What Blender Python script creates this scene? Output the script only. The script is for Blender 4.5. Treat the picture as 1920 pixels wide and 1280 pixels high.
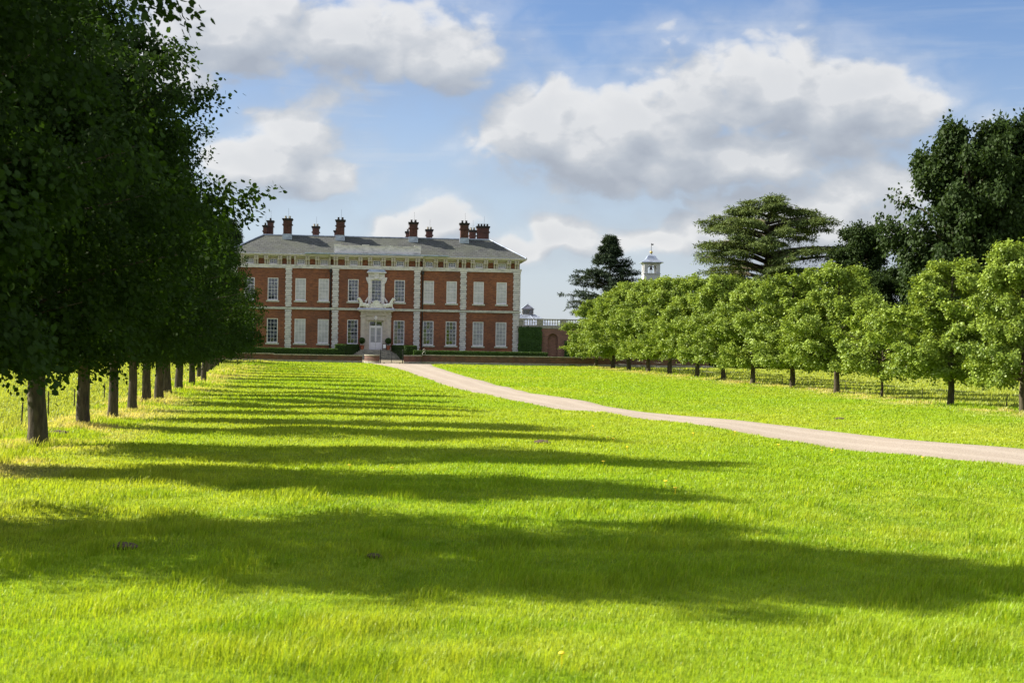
import bpy, bmesh, math, random
import numpy as np
from mathutils import Vector, Matrix
sc = bpy.context.scene
C = bpy.context.collection
for o in list(bpy.data.objects): bpy.data.objects.remove(o)
R = math.radians
F = 2667.0; ROLL = 0.0166; CAMZ = 2.9
# ------------------------------------------------------------------ camera
cam = bpy.data.cameras.new('camera'); cam.sensor_width = 36; cam.lens = 50.0
cam.clip_start = 0.1; cam.clip_end = 6000
cam.dof.use_dof = True; cam.dof.focus_distance = 75; cam.dof.aperture_fstop = 3.2
camo = bpy.data.objects.new('camera', cam); C.objects.link(camo)
camo.location = (0, 0, CAMZ); camo.rotation_euler = (R(90), -ROLL, 0)
sc.camera = camo
def ray(px, py):
    u = px-960; v = 640-py; c = math.cos(ROLL); s = math.sin(ROLL)
    return ((u*c - v*s)/F, (u*s + v*c)/F)
def at(px, py, d):
    x, z = ray(px, py); return Vector((x*d, d, CAMZ + z*d))
def ground_at(px, py):
    x, z = ray(px, py); d = CAMZ/-z; return (x*d, d)
# ------------------------------------------------------------------ sun and exposure
SUN_EL = R(35); SUN_AZ = (-0.976, 0.216)
sd = Vector((SUN_AZ[0]*math.cos(SUN_EL), SUN_AZ[1]*math.cos(SUN_EL), math.sin(SUN_EL))).normalized()
sl = bpy.data.lights.new('sun', 'SUN'); sl.energy = 4.6; sl.angle = R(0.55); sl.color = (1, .93, .80)
so = bpy.data.objects.new('sun', sl); C.objects.link(so)
so.rotation_euler = (-sd).to_track_quat('-Z', 'Y').to_euler(); so.location = (-60, 20, 60)
sc.view_settings.view_transform = 'Standard'; sc.view_settings.look = 'None'
sc.view_settings.exposure = 1.6; sc.view_settings.gamma = 1
sc.render.engine = 'CYCLES'
sc.cycles.max_bounces = 6; sc.cycles.diffuse_bounces = 3; sc.cycles.glossy_bounces = 3
sc.cycles.transmission_bounces = 3; sc.cycles.transparent_max_bounces = 6
# ------------------------------------------------------------------ node helper
class NT:
    def __init__(s, tree): s.t = tree; s.n = tree.nodes; s.l = tree.links
    def new(s, typ, ins=None, **kw):
        n = s.n.new(typ)
        for k, v in kw.items(): setattr(n, k, v)
        for k, v in (ins or {}).items(): s.put(n.inputs[k], v)
        return n
    def put(s, sock, v):
        if isinstance(v, bpy.types.NodeSocket): s.l.new(v, sock)
        else:
            try: sock.default_value = v
            except Exception: sock.default_value = (*v, 1) if len(v) == 3 else v
    def m(s, op, a, b=None, c=None, clamp=False):
        n = s.n.new('ShaderNodeMath'); n.operation = op; n.use_clamp = clamp
        for i, v in enumerate((a, b, c)):
            if v is not None: s.put(n.inputs[i], v)
        return n.outputs[0]
    def vm(s, op, a, b=None):
        n = s.n.new('ShaderNodeVectorMath'); n.operation = op; s.put(n.inputs[0], a)
        if b is not None: s.put(n.inputs[1], b)
        return n.outputs['Value'] if op in ('DOT_PRODUCT', 'LENGTH') else n.outputs[0]
    def mix(s, fac, a, b, mode='MIX'):
        n = s.n.new('ShaderNodeMix'); n.data_type = 'RGBA'; n.blend_type = mode
        s.put(n.inputs[0], fac); s.put(n.inputs[6], a); s.put(n.inputs[7], b); return n.outputs[2]
    def noise(s, vec, scale, detail=4, rough=.55, dist=0):
        n = s.new('ShaderNodeTexNoise', {'Vector': vec, 'Scale': scale, 'Detail': detail, 'Roughness': rough, 'Distortion': dist})
        return n.outputs[0]
    def ramp(s, fac, stops, interp='LINEAR'):
        n = s.n.new('ShaderNodeValToRGB'); n.color_ramp.interpolation = interp
        cr = n.color_ramp; s.put(n.inputs[0], fac)
        while len(cr.elements) < len(stops): cr.elements.new(.5)
        for e, (p, c) in zip(cr.elements, stops):
            e.position = p; e.color = (*c, 1) if len(c) == 3 else c
        return n.outputs[0]
    def smooth(s, v, a, b):
        n = s.n.new('ShaderNodeMapRange'); n.interpolation_type = 'SMOOTHSTEP'
        s.put(n.inputs[0], v); n.inputs[1].default_value = a; n.inputs[2].default_value = b; return n.outputs[0]
# ------------------------------------------------------------------ sky
w = bpy.data.worlds.new('World'); sc.world = w; w.use_nodes = True
w.node_tree.nodes.clear()
# group: cloud thickness for a direction
g = bpy.data.node_groups.new('cloud_field', 'ShaderNodeTree')
g.interface.new_socket('Dir', in_out='INPUT', socket_type='NodeSocketVector')
g.interface.new_socket('Field', in_out='OUTPUT', socket_type='NodeSocketFloat')
G = NT(g); gi = g.nodes.new('NodeGroupInput'); go = g.nodes.new('NodeGroupOutput'); D = gi.outputs[0]
BL = [(420,40,230,110),(620,70,250,105),(800,110,150,62),(850,120,95,72),(300,120,140,70),
      (520,290,120,72),(450,300,90,60),(600,330,60,50),
      (990,240,120,85),(1120,270,150,85),(1180,220,90,70),(1300,210,150,120),(1440,180,170,110),(1560,210,150,100),(1660,225,85,62),(1350,290,300,70),
      (1500,390,200,70),(1600,350,110,60),(1430,410,160,50),(1640,420,120,60),(1560,440,260,70),(1380,440,180,50),
      (830,415,75,48),(760,440,60,40),(1060,440,80,36),(1230,450,120,30),(960,470,90,30)]
acc = None
for (px, py, rx, ry) in BL:
    x, z = ray(px, py); c = Vector((x, 1, z)).normalized()
    q = G.vm('SUBTRACT', D, tuple(c)); q = G.vm('MULTIPLY', q, (F/rx, 2.0, F/ry))
    v = G.m('SUBTRACT', 1, G.vm('LENGTH', q))
    acc = v if acc is None else G.m('SMOOTH_MAX', acc, v, .25)
Ds = G.vm('MULTIPLY', D, (1, 1, 1.5))
gen = G.m('MULTIPLY_ADD', G.noise(Ds, 3.2, 5, .5), 5, -2.2)  # cloud cover out of view, made denser to lift the ambient light
gen = G.m('SUBTRACT', gen, G.m('MULTIPLY', G.smooth(G.vm('DOT_PRODUCT', D, (0,1,0)), .72, .86), 9))
acc = G.m('MAXIMUM', acc, gen)
Dw = Ds
def puff(sc_, det):   # rounded billows with creases between them
    return G.m('SUBTRACT', G.m('ABSOLUTE', G.m('SUBTRACT', G.noise(Dw, sc_, det, .5, .35), .5)), .10)
n1 = G.m('ADD', G.m('SUBTRACT', G.noise(Dw, 9, 7, .6), .5), G.m('MULTIPLY', puff(17, 2), 1.2))
n2 = puff(44, 3)
fld = G.m('ADD', G.m('ADD', acc, .24), G.m('ADD', G.m('MULTIPLY', n1, 1.95), G.m('MULTIPLY', n2, .65)))
g.links.new(fld, go.inputs[0])
W = NT(w.node_tree)
tc = W.new('ShaderNodeTexCoord'); D = tc.outputs['Generated']
sky = W.new('ShaderNodeTexSky'); sky.sky_type = 'NISHITA'; sky.sun_disc = False
sky.sun_elevation = SUN_EL; sky.sun_rotation = math.atan2(SUN_AZ[0], SUN_AZ[1])
sky.air_density = 1.0; sky.dust_density = .6; sky.ozone_density = 1.6
def grp(v):
    n = w.node_tree.nodes.new('ShaderNodeGroup'); n.node_tree = g; w.node_tree.links.new(v, n.inputs[0]); return n.outputs[0]
f0 = grp(D); f1 = grp(W.vm('ADD', D, (-.010, 0, .024)))
alpha = W.m('MAXIMUM', W.smooth(f0, -.08, .52), W.m('MULTIPLY', W.smooth(f0, -.7, .5), .38))
lit = W.m('MULTIPLY_ADD', W.m('SUBTRACT', f0, f1), .80, .56, clamp=True)
lit = W.m('ADD', lit, W.m('MULTIPLY', W.m('SUBTRACT', W.noise(D, 7, 4, .5), .5), .5), clamp=True)
deep = W.smooth(f0, .25, 1.15)
lit = W.m('SUBTRACT', lit, W.m('MULTIPLY', deep, .13), clamp=True)
K = 1.0
ccol = W.ramp(lit, [(0, (2.2,2.4,2.75)), (.4, (2.7,2.9,3.2)), (.75, (3.5,3.6,3.75)), (1, (4.5,4.5,4.5))])
away = W.m('MULTIPLY_ADD', W.smooth(W.vm('DOT_PRODUCT', D, (0,1,0)), .86, .35), .65, 1.0)   # unseen clouds overhead and behind brightened to add fill light
ccol = W.vm('MULTIPLY', ccol, W.new('ShaderNodeCombineXYZ', {'X': away, 'Y': away, 'Z': away}).outputs[0])
# ramp colours are clamped to 1 in the UI but not in evaluation; scale keeps them explicit
sep = W.new('ShaderNodeSeparateXYZ', {'Vector': D})
z = sep.outputs[2]
skyc = sky.outputs[0]
# thin high veil and paler band near the horizon
st = W.noise(W.vm('MULTIPLY', D, (3, 3, 45)), 2.2, 5, .6, .4)
st2 = W.noise(W.vm('MULTIPLY', D, (1, 1, 3)), 5.5, 6, .55, .6)
veil = W.m('ADD', W.m('MULTIPLY', W.smooth(st, .42, .72), .40), W.m('MULTIPLY', W.smooth(st2, .42, .70), .42))
veil = W.m('MULTIPLY', veil, W.smooth(z, .35, .0))
hz = W.m('MULTIPLY', W.smooth(z, .24, .0), .74)
skyc = W.mix(1, skyc, (.53, .60, .75, 1), 'MULTIPLY')
skyc = W.mix(W.m('MAXIMUM', veil, hz), skyc, (3.55, 3.85, 4.2, 1))
final = W.mix(W.m('MULTIPLY', alpha, .93), skyc, ccol)
bg = W.new('ShaderNodeBackground', {'Color': final, 'Strength': .062})
wo = W.new('ShaderNodeOutputWorld', {'Surface': bg.outputs[0]})
# ------------------------------------------------------------------ materials
def mat(name):
    m = bpy.data.materials.new(name); m.use_nodes = True; m.node_tree.nodes.clear()
    t = NT(m.node_tree); t.out = t.new('ShaderNodeOutputMaterial'); return m, t
def pbr(t, col, rough=.8, metal=0, bump=None, spec=.4, bs=.3, bd=.02, **kw):
    p = t.new('ShaderNodeBsdfPrincipled', {'Base Color': col, 'Roughness': rough, 'Metallic': metal, 'Specular IOR Level': spec})
    for k, v in kw.items(): t.put(p.inputs[k], v)
    if bump is not None:
        b = t.new('ShaderNodeBump', {'Height': bump, 'Strength': bs, 'Distance': bd}); t.put(p.inputs['Normal'], b.outputs[0])
    t.put(t.out.inputs[0], p.outputs[0]); return p
def objc(t): return t.new('ShaderNodeTexCoord').outputs['Object']
M = {}
def brick(name, c1, c2, dark, mortar):
    m, t = mat(name); v = objc(t)
    sx = t.new('ShaderNodeSeparateXYZ', {'Vector': v})
    vv = t.new('ShaderNodeCombineXYZ', {'X': t.m('ADD', sx.outputs[0], sx.outputs[1]), 'Y': sx.outputs[2]}).outputs[0]
    b = t.new('ShaderNodeTexBrick', {'Vector': vv, 'Color1': c1, 'Color2': c2, 'Mortar': mortar, 'Scale': 1,
        'Mortar Size': .006, 'Bias': -.1, 'Brick Width': .23, 'Row Height': .076})
    s = t.noise(t.vm('MULTIPLY', vv, (1, 3.2, 1)), 1.6, 7, .68)
    c = t.mix(t.m('MULTIPLY', t.smooth(s, .42, .66), .8), b.outputs[0], dark)
    s2 = t.noise(t.vm('MULTIPLY', vv, (1, 4, 1)), 4.5, 5, .7)
    c = t.mix(t.m('MULTIPLY', t.smooth(s2, .5, .72), .75), c, tuple(min(1, x*1.5) for x in c1[:3])+(1,))
    s3 = t.noise(vv, .35, 3, .5)
    c = t.mix(t.m('MULTIPLY', t.smooth(s3, .38, .66), .45), c, dark)
    pbr(t, c, .9, bump=b.outputs[1], bs=.25, bd=.01); return m
M['brick'] = brick('red_brick', (.285,.095,.045,1), (.185,.064,.034,1), (.085,.038,.030,1), (.20,.12,.08,1))
M['oldbrick'] = brick('weathered_brick', (.15,.055,.038,1), (.10,.042,.034,1), (.045,.034,.030,1), (.17,.13,.105,1))
M['linkbrick'] = brick('rose_brick', (.25,.115,.085,1), (.19,.09,.07,1), (.12,.07,.055,1), (.24,.17,.14,1))
M['chimbrick'] = brick('chimney_brick', (.10,.033,.024,1), (.07,.026,.021,1), (.038,.022,.019,1), (.15,.09,.06,1))
def stone(name, base, stain, amt=.75, sc_=1.3, stretch=(1,1,2.2)):
    m, t = mat(name); v = objc(t)
    n = t.noise(t.vm('MULTIPLY', v, stretch), sc_, 8, .68)
    n2 = t.noise(v, 7, 5, .7)
    c = t.mix(t.m('MULTIPLY', t.smooth(n, .44, .66), amt), base, stain)
    c = t.mix(t.m('MULTIPLY', t.smooth(n2, .52, .72), .55), c, tuple(x*.5 for x in stain[:3])+(1,))
    pbr(t, c, .85, bump=n2, bs=.4, bd=.01); return m
M['stone'] = stone('limestone', (.66,.605,.62,1), (.33,.315,.345,1))
M['cream'] = stone('cream_stone', (.50,.43,.38,1), (.33,.295,.285,1), .5)
M['plaster'] = stone('cornice_paint', (.54,.48,.46,1), (.44,.39,.38,1), .35)
M['statue'] = stone('white_carved_stone', (.72,.69,.62,1), (.4,.38,.35,1), .35, 5)
M['sill'] = stone('sill_stone', (.5,.48,.43,1), (.2,.2,.19,1), .8, 3)
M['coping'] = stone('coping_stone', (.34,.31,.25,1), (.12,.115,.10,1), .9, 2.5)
def slate():
    m, t = mat('stone_slate'); v = objc(t)
    sx = t.new('ShaderNodeSeparateXYZ', {'Vector': v})
    vv = t.new('ShaderNodeCombineXYZ', {'X': sx.outputs[0], 'Y': t.m('MULTIPLY', sx.outputs[2], 1.7)}).outputs[0]
    b = t.new('ShaderNodeTexBrick', {'Vector': vv, 'Color1': (.068,.073,.072,1), 'Color2': (.036,.040,.042,1), 'Mortar': (.018,.018,.016,1), 'Scale': 1,
        'Mortar Size': .035, 'Brick Width': .55, 'Row Height': .42, 'Bias': 0})
    n = t.noise(v, .5, 6, .65); n2 = t.noise(t.vm('MULTIPLY', v, (1,1,.4)), 3, 6, .7)
    c = t.mix(t.m('MULTIPLY', t.smooth(n, .4, .65), .6), b.outputs[0], (.056,.064,.045,1))
    c = t.mix(t.m('MULTIPLY', t.smooth(n2, .5, .75), .4), c, (.11,.11,.105,1))
    pbr(t, c, .75, bump=b.outputs[1], bs=.6, bd=.03); return m
M['slate'] = slate()
def plain(name, col, rough=.6, metal=0, var=.15, scale=6, spec=.4):
    m, t = mat(name); v = objc(t); n = t.noise(v, scale, 5, .6)
    c = t.mix(t.smooth(n, .3, .7), tuple(x*(1-var) for x in col[:3])+(1,), tuple(min(1, x*(1+var)) for x in col[:3])+(1,))
    pbr(t, c, rough, metal, bump=n, bs=.1, bd=.01, spec=spec); return m
M['lead'] = plain('sheet_lead', (.30,.34,.42), .38, .5, .25, 1.5)
M['white'] = plain('white_paint', (.74,.70,.75), .45, 0, .05)
M['shadedwhite'] = plain('shaded_white_paint', (.50,.50,.51), .7, 0, .12, 2)  # cupola white, greyed to carry the shade on its front
M['iron'] = plain('black_iron', (.012,.013,.014), .45, 0, .2)
M['soot'] = plain('sooty_cap', (.022,.018,.016), .9, 0, .3)
M['potpale'] = plain('pale_pot', (.30,.27,.21), .8, 0, .2)
M['wood'] = plain('weathered_post', (.045,.038,.028), .9, 0, .3)
M['wire'] = plain('steel_wire', (.25,.25,.24), .5, .6, .1)
M['terracotta'] = plain('terracotta', (.33,.10,.05), .8, 0, .2)
M['soil'] = plain('bare_soil', (.075,.05,.03), 1, 0, .4, 12)
M['gold'] = plain('gilded_ball', (.42,.30,.10), .45, .6, .1)
M['yellow'] = plain('yellow_petal', (.85,.62,.02), .6, 0, .05)
M['board'] = plain('dark_board', (.06,.03,.02), .6, 0, .2)
M['paper'] = plain('white_paper', (.8,.8,.8), .6, 0, .03)
M['slab'] = plain('grey_rendered', (.30,.30,.29), .8, 0, .2, 2)
def glass(name, base, var, blind=False):
    m, t = mat(name); v = objc(t)
    # slightly uneven old panes: each pane tilts its reflection a little
    cell = t.new('ShaderNodeTexVoronoi', {'Vector': t.vm('MULTIPLY', v, (1/.40, .5, 1/.46)), 'Scale': 1.0, 'Randomness': .0})
    n = t.noise(v, 2.2, 3, .5)
    rnd = t.new('ShaderNodeObjectInfo').outputs['Random']
    c = t.mix(t.smooth(t.noise(t.vm('ADD', v, t.new('ShaderNodeCombineXYZ', {'X': t.m('MULTIPLY', rnd, 60)}).outputs[0]), 1.1, 4, .6), .4, .6), base, var)
    nm = t.vm('SUBTRACT', cell.outputs['Color'], (.5,.5,.5)); nm = t.vm('MULTIPLY', nm, (.035,.02,.05))
    geo = t.new('ShaderNodeNewGeometry').outputs['Normal']
    nn = t.vm('NORMALIZE', t.vm('ADD', geo, nm))
    p = pbr(t, c, .08 if not blind else .15, 0, spec=1.0 if not blind else .4)
    t.put(p.inputs['Normal'], nn)
    return m
M['glass'] = glass('old_window_glass', (.014,.017,.026,1), (.085,.09,.13,1))
M['glassdark'] = glass('dark_window_glass', (.006,.007,.010,1), (.012,.014,.02,1))
M['blind'] = glass('glass_over_white_shutter', (.53,.50,.54,1), (.42,.40,.44,1), True)
M['blindgrey'] = glass('glass_over_grey_blind', (.34,.33,.36,1), (.25,.24,.28,1), True)
def leafmat(name, col, col2, trans=.35, gloss=.10, rough=.45, tcol=None):
    m, t = mat(name)
    at_ = t.new('ShaderNodeAttribute', attribute_name='tone')
    c = t.mix(at_.outputs['Fac'], col+(1,), col2+(1,))
    tc_ = tcol or tuple(x*k for x, k in zip(col2, (1.6, 1.5, .7)))
    d = t.new('ShaderNodeBsdfDiffuse', {'Color': c}); tr = t.new('ShaderNodeBsdfTranslucent', {'Color': t.mix(at_.outputs['Fac'], tuple(x*.75 for x in tc_)+(1,), tc_+(1,))})
    gl = t.new('ShaderNodeBsdfGlossy', {'Color': (1,1,1,1), 'Roughness': rough})
    a = t.new('ShaderNodeMixShader', {0: trans, 1: d.outputs[0], 2: tr.outputs[0]})
    b = t.new('ShaderNodeMixShader', {0: gloss, 1: a.outputs[0], 2: gl.outputs[0]})
    t.put(t.out.inputs[0], b.outputs[0]); return m
M['lime_dark'] = leafmat('lime_leaf_shade_row', (.008,.018,.004), (.024,.050,.006), .22, .008, .6, (.06,.125,.008))  # same lime leaf, shade of the backlit row put into a darker colour
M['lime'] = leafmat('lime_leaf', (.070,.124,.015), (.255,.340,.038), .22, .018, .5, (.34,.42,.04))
M['cedar'] = leafmat('cedar_needle', (.045,.075,.020), (.13,.17,.045), .10, .01, .6)
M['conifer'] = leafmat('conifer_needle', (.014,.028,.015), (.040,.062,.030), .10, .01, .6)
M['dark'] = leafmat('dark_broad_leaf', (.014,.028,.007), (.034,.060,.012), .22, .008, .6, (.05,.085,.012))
M['mid'] = leafmat('mid_broad_leaf', (.035,.065,.014), (.08,.13,.02), .3, .04)
M['hedge'] = leafmat('clipped_hedge_leaf', (.020,.045,.008), (.055,.11,.014), .2, .02, .6)
M['ivy'] = leafmat('ivy_leaf', (.022,.055,.008), (.06,.13,.016), .15, .02, .6)
M['bark'] = None
def bark():
    m, t = mat('lime_bark'); v = objc(t)
    n = t.noise(t.vm('MULTIPLY', v, (1,1,.25)), 9, 7, .65); n2 = t.noise(v, 2.2, 4, .6)
    c = t.mix(t.smooth(n, .35, .7), (.036,.028,.018,1), (.100,.080,.050,1))
    c = t.mix(t.m('MULTIPLY', t.smooth(n2, .45, .65), .6), c, (.055,.062,.026,1))
    pbr(t, c, .95, bump=n, bs=.8, bd=.03); return m
M['bark'] = bark()
def grassmats():
    m, t = mat('grass_blade')
    at_ = t.new('ShaderNodeAttribute', attribute_name='gcol')
    c = at_.outputs['Color']
    d = t.new('ShaderNodeBsdfDiffuse', {'Color': c})
    tr = t.new('ShaderNodeBsdfTranslucent', {'Color': t.mix(1, c, (1.35,1.25,.6,1), 'MULTIPLY')})
    gl = t.new('ShaderNodeBsdfGlossy', {'Color': (1,1,.95,1), 'Roughness': .45})
    a = t.new('ShaderNodeMixShader', {0: .45, 1: d.outputs[0], 2: tr.outputs[0]})
    b = t.new('ShaderNodeMixShader', {0: .014, 1: a.outputs[0], 2: gl.outputs[0]})
    t.put(t.out.inputs[0], b.outputs[0]); M['blade'] = m
    m, t = mat('lawn_soil_and_thatch'); v = objc(t)
    at_ = t.new('ShaderNodeAttribute', attribute_name='gcol')
    n = t.noise(v, 3.5, 8, .7); n2 = t.noise(v, .5, 5, .6)
    c = t.mix(t.smooth(n, .3, .7), at_.outputs['Color'], t.mix(1, at_.outputs['Color'], (.72,.78,.7,1), 'MULTIPLY'))
    c = t.mix(t.m('MULTIPLY', t.smooth(n2, .5, .7), .25), c, (.13,.15,.04,1))
    pbr(t, c, 1, bump=n, bs=.8, bd=.08, spec=.1); M['lawn'] = m
grassmats()
def gravel():
    m, t = mat('gravel_drive'); v = objc(t)
    n = t.noise(v, 26, 6, .75); n2 = t.noise(t.vm('MULTIPLY', v, (1,.6,1)), .45, 5, .6); n3 = t.noise(v, 4, 4, .6)
    c = t.mix(t.smooth(n, .35, .68), (.20,.163,.130,1), (.38,.323,.262,1))
    c = t.mix(t.m('MULTIPLY', t.smooth(n2, .4, .65), .4), c, (.26,.21,.165,1))
    c = t.mix(t.m('MULTIPLY', t.smooth(n3, .55, .75), .3), c, (.42,.38,.33,1))
    ac = t.new('ShaderNodeAttribute', attribute_name='across').outputs['Fac']; ac = t.m('ADD', ac, t.m('MULTIPLY', t.m('SUBTRACT', t.noise(v, .35, 3, .5), .5), .25))
    tr = t.m('ABSOLUTE', t.m('SUBTRACT', t.m('ABSOLUTE', t.m('SUBTRACT', ac, .5)), .19))
    c = t.mix(t.m('MULTIPLY', t.smooth(tr, .11, .02), .16), c, (.44,.39,.33,1))
    ed = t.m('ABSOLUTE', t.m('SUBTRACT', ac, .5)); c = t.mix(t.m('MULTIPLY', t.smooth(ed, .36, .52), t.smooth(n3, .35, .6)), c, (.17,.15,.09,1))
    pbr(t, c, .95, bump=n, bs=.6, bd=.02, spec=.2); return m
M['gravel'] = gravel(); M['turf'] = plain('terrace_turf', (.16,.24,.02), 1, 0, .3, 4, .1)
# ------------------------------------------------------------------ object helpers
def tag(o, label=None, cat=None, group=None, kind=None):
    if label: o['label'] = label
    if cat: o['category'] = cat
    if group: o['group'] = group
    if kind: o['kind'] = kind
    return o
def empty(name, loc, rz=0, **kw):
    o = bpy.data.objects.new(name, None); C.objects.link(o); o.location = loc; o.rotation_euler = (0,0,rz); o.empty_display_size = .3
    return tag(o, **kw)
def link(name, me, m, parent=None, loc=None):
    o = bpy.data.objects.new(name, me); C.objects.link(o)
    if m is not None and not me.materials: me.materials.append(m)
    if parent is not None: o.parent = parent
    if loc is not None: o.location = loc
    return o
def copy_tree(o, parent=None):
    c = o.copy(); C.objects.link(c); c.parent = parent
    for ch in list(o.children): copy_tree(ch, c)
    return c
class MB:
    def __init__(s): s.b = bmesh.new()
    def box(s, x0, x1, y0, y1, z0, z1, tx=0, ty=0):
        if x0 > x1: x0, x1 = x1, x0
        if y0 > y1: y0, y1 = y1, y0
        v = [s.b.verts.new(p) for p in ((x0,y0,z0),(x1,y0,z0),(x1,y1,z0),(x0,y1,z0),(x0+tx,y0+ty,z1),(x1-tx,y0+ty,z1),(x1-tx,y1-ty,z1),(x0+tx,y1-ty,z1))]
        for f in ((3,2,1,0),(4,5,6,7),(0,1,5,4),(1,2,6,5),(2,3,7,6),(3,0,4,7)): s.b.faces.new([v[i] for i in f])
        return s
    def prism(s, pts, z0, z1):      # footprint ccw
        a = [s.b.verts.new((x,y,z0)) for x,y in pts]; b = [s.b.verts.new((x,y,z1)) for x,y in pts]; n = len(pts)
        s.b.faces.new(a[::-1]); s.b.faces.new(b)
        for i in range(n): s.b.faces.new((a[i],a[(i+1)%n],b[(i+1)%n],b[i]))
        return s
    def lathe(s, prof, cx=0, cy=0, n=16):
        rings = []
        for r, z_ in prof:
            rings.append([s.b.verts.new((cx+r*math.cos(2*math.pi*i/n), cy+r*math.sin(2*math.pi*i/n), z_)) for i in range(n)])
        for a, b in zip(rings, rings[1:]):
            for i in range(n): s.b.faces.new((a[i],a[(i+1)%n],b[(i+1)%n],b[i]))
        s.b.faces.new(rings[0][::-1]); s.b.faces.new(rings[-1]); return s
    def tube(s, pts, rads, n=8):
        rings = []; pts = [Vector(p) for p in pts]
        for i, p in enumerate(pts):
            d = (pts[min(i+1,len(pts)-1)] - pts[max(i-1,0)]).normalized()
            a = d.orthogonal().normalized() if abs(d.z) < .99 else Vector((1,0,0)); 
            if abs(d.z) < .99: a = d.cross(Vector((0,0,1))).normalized()
            b_ = d.cross(a).normalized(); r = rads[i] if hasattr(rads,'__len__') else rads
            rings.append([s.b.verts.new(p + a*r*math.cos(2*math.pi*k/n) + b_*r*math.sin(2*math.pi*k/n)) for k in range(n)])
        for a, b in zip(rings, rings[1:]):
            for i in range(n): s.b.faces.new((a[i],a[(i+1)%n],b[(i+1)%n],b[i]))
        s.b.faces.new(rings[0][::-1]); s.b.faces.new(rings[-1]); return s
    def quad(s, *p): s.b.faces.new([s.b.verts.new(q) for q in p]); return s
    def ico(s, c, r, sub=2):
        m4 = Matrix.Translation(c) @ Matrix.Diagonal((*(r if hasattr(r,'__len__') else (r,r,r)), 1))
        bmesh.ops.create_icosphere(s.b, subdivisions=sub, radius=1, matrix=m4); return s
    def mesh(s, name='m', smooth=False):
        bmesh.ops.recalc_face_normals(s.b, faces=s.b.faces)
        me = bpy.data.meshes.new(name); s.b.to_mesh(me); s.b.free()
        if smooth: me.polygons.foreach_set('use_smooth', [True]*len(me.polygons))
        return me
    def build(s, name, m, parent=None, loc=None, smooth=False): return link(name, s.mesh(name, smooth), m, parent, loc)
def np_mesh(name, V, loops, nper, attr=None, attrname='tone', color=False):
    me = bpy.data.meshes.new(name); nf = len(loops)//nper
    me.vertices.add(len(V)); me.vertices.foreach_set('co', V.astype(np.float32).ravel())
    me.loops.add(len(loops)); me.loops.foreach_set('vertex_index', loops.astype(np.int32))
    me.polygons.add(nf); me.polygons.foreach_set('loop_start', np.arange(0, nf*nper, nper, dtype=np.int32))
    me.update(calc_edges=False); me.validate() if False else None
    if attr is not None:
        if color:
            a = me.attributes.new(attrname, 'FLOAT_COLOR', 'POINT'); a.data.foreach_set('color', attr.astype(np.float32).ravel())
        else:
            a = me.attributes.new(attrname, 'FLOAT', 'POINT'); a.data.foreach_set('value', attr.astype(np.float32))
    me.update(); return me
def nrm(a): return a/np.maximum(np.linalg.norm(a, axis=-1, keepdims=True), 1e-6)
def leaf_mesh(name, P, A, N, L, Wd, tone, fine=False):
    A = nrm(A); S = nrm(np.cross(A, N)); N = np.cross(S, A); L = L[:,None]; Wd = Wd[:,None]; n = len(P)
    if fine:
        vs = [P, P+A*L*.28+S*Wd*.5-N*Wd*.10, P+A*L*.66+S*Wd*.42-N*Wd*.16, P+A*L-N*L*.12, P+A*L*.66-S*Wd*.42-N*Wd*.16, P+A*L*.28-S*Wd*.5-N*Wd*.10]
        V = np.stack(vs, 1).reshape(-1,3); idx = np.array([0,1,2,3,0,3,4,5])
        loops = (np.arange(n)[:,None]*6 + idx).ravel(); return np_mesh(name, V, loops, 4, np.repeat(tone, 6))
    V = np.stack([P, P+A*L*.45+S*Wd*.5, P+A*L, P+A*L*.45-S*Wd*.5], 1).reshape(-1,3)
    V[2::4] -= N*L*.12
    loops = (np.arange(n)[:,None]*4 + np.array([0,1,2,0,2,3])).ravel()
    return np_mesh(name, V, loops, 3, np.repeat(tone, 4))
def bez(a, b, c, u): return a*(1-u)**2 + b*2*u*(1-u) + c*u**2
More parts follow.
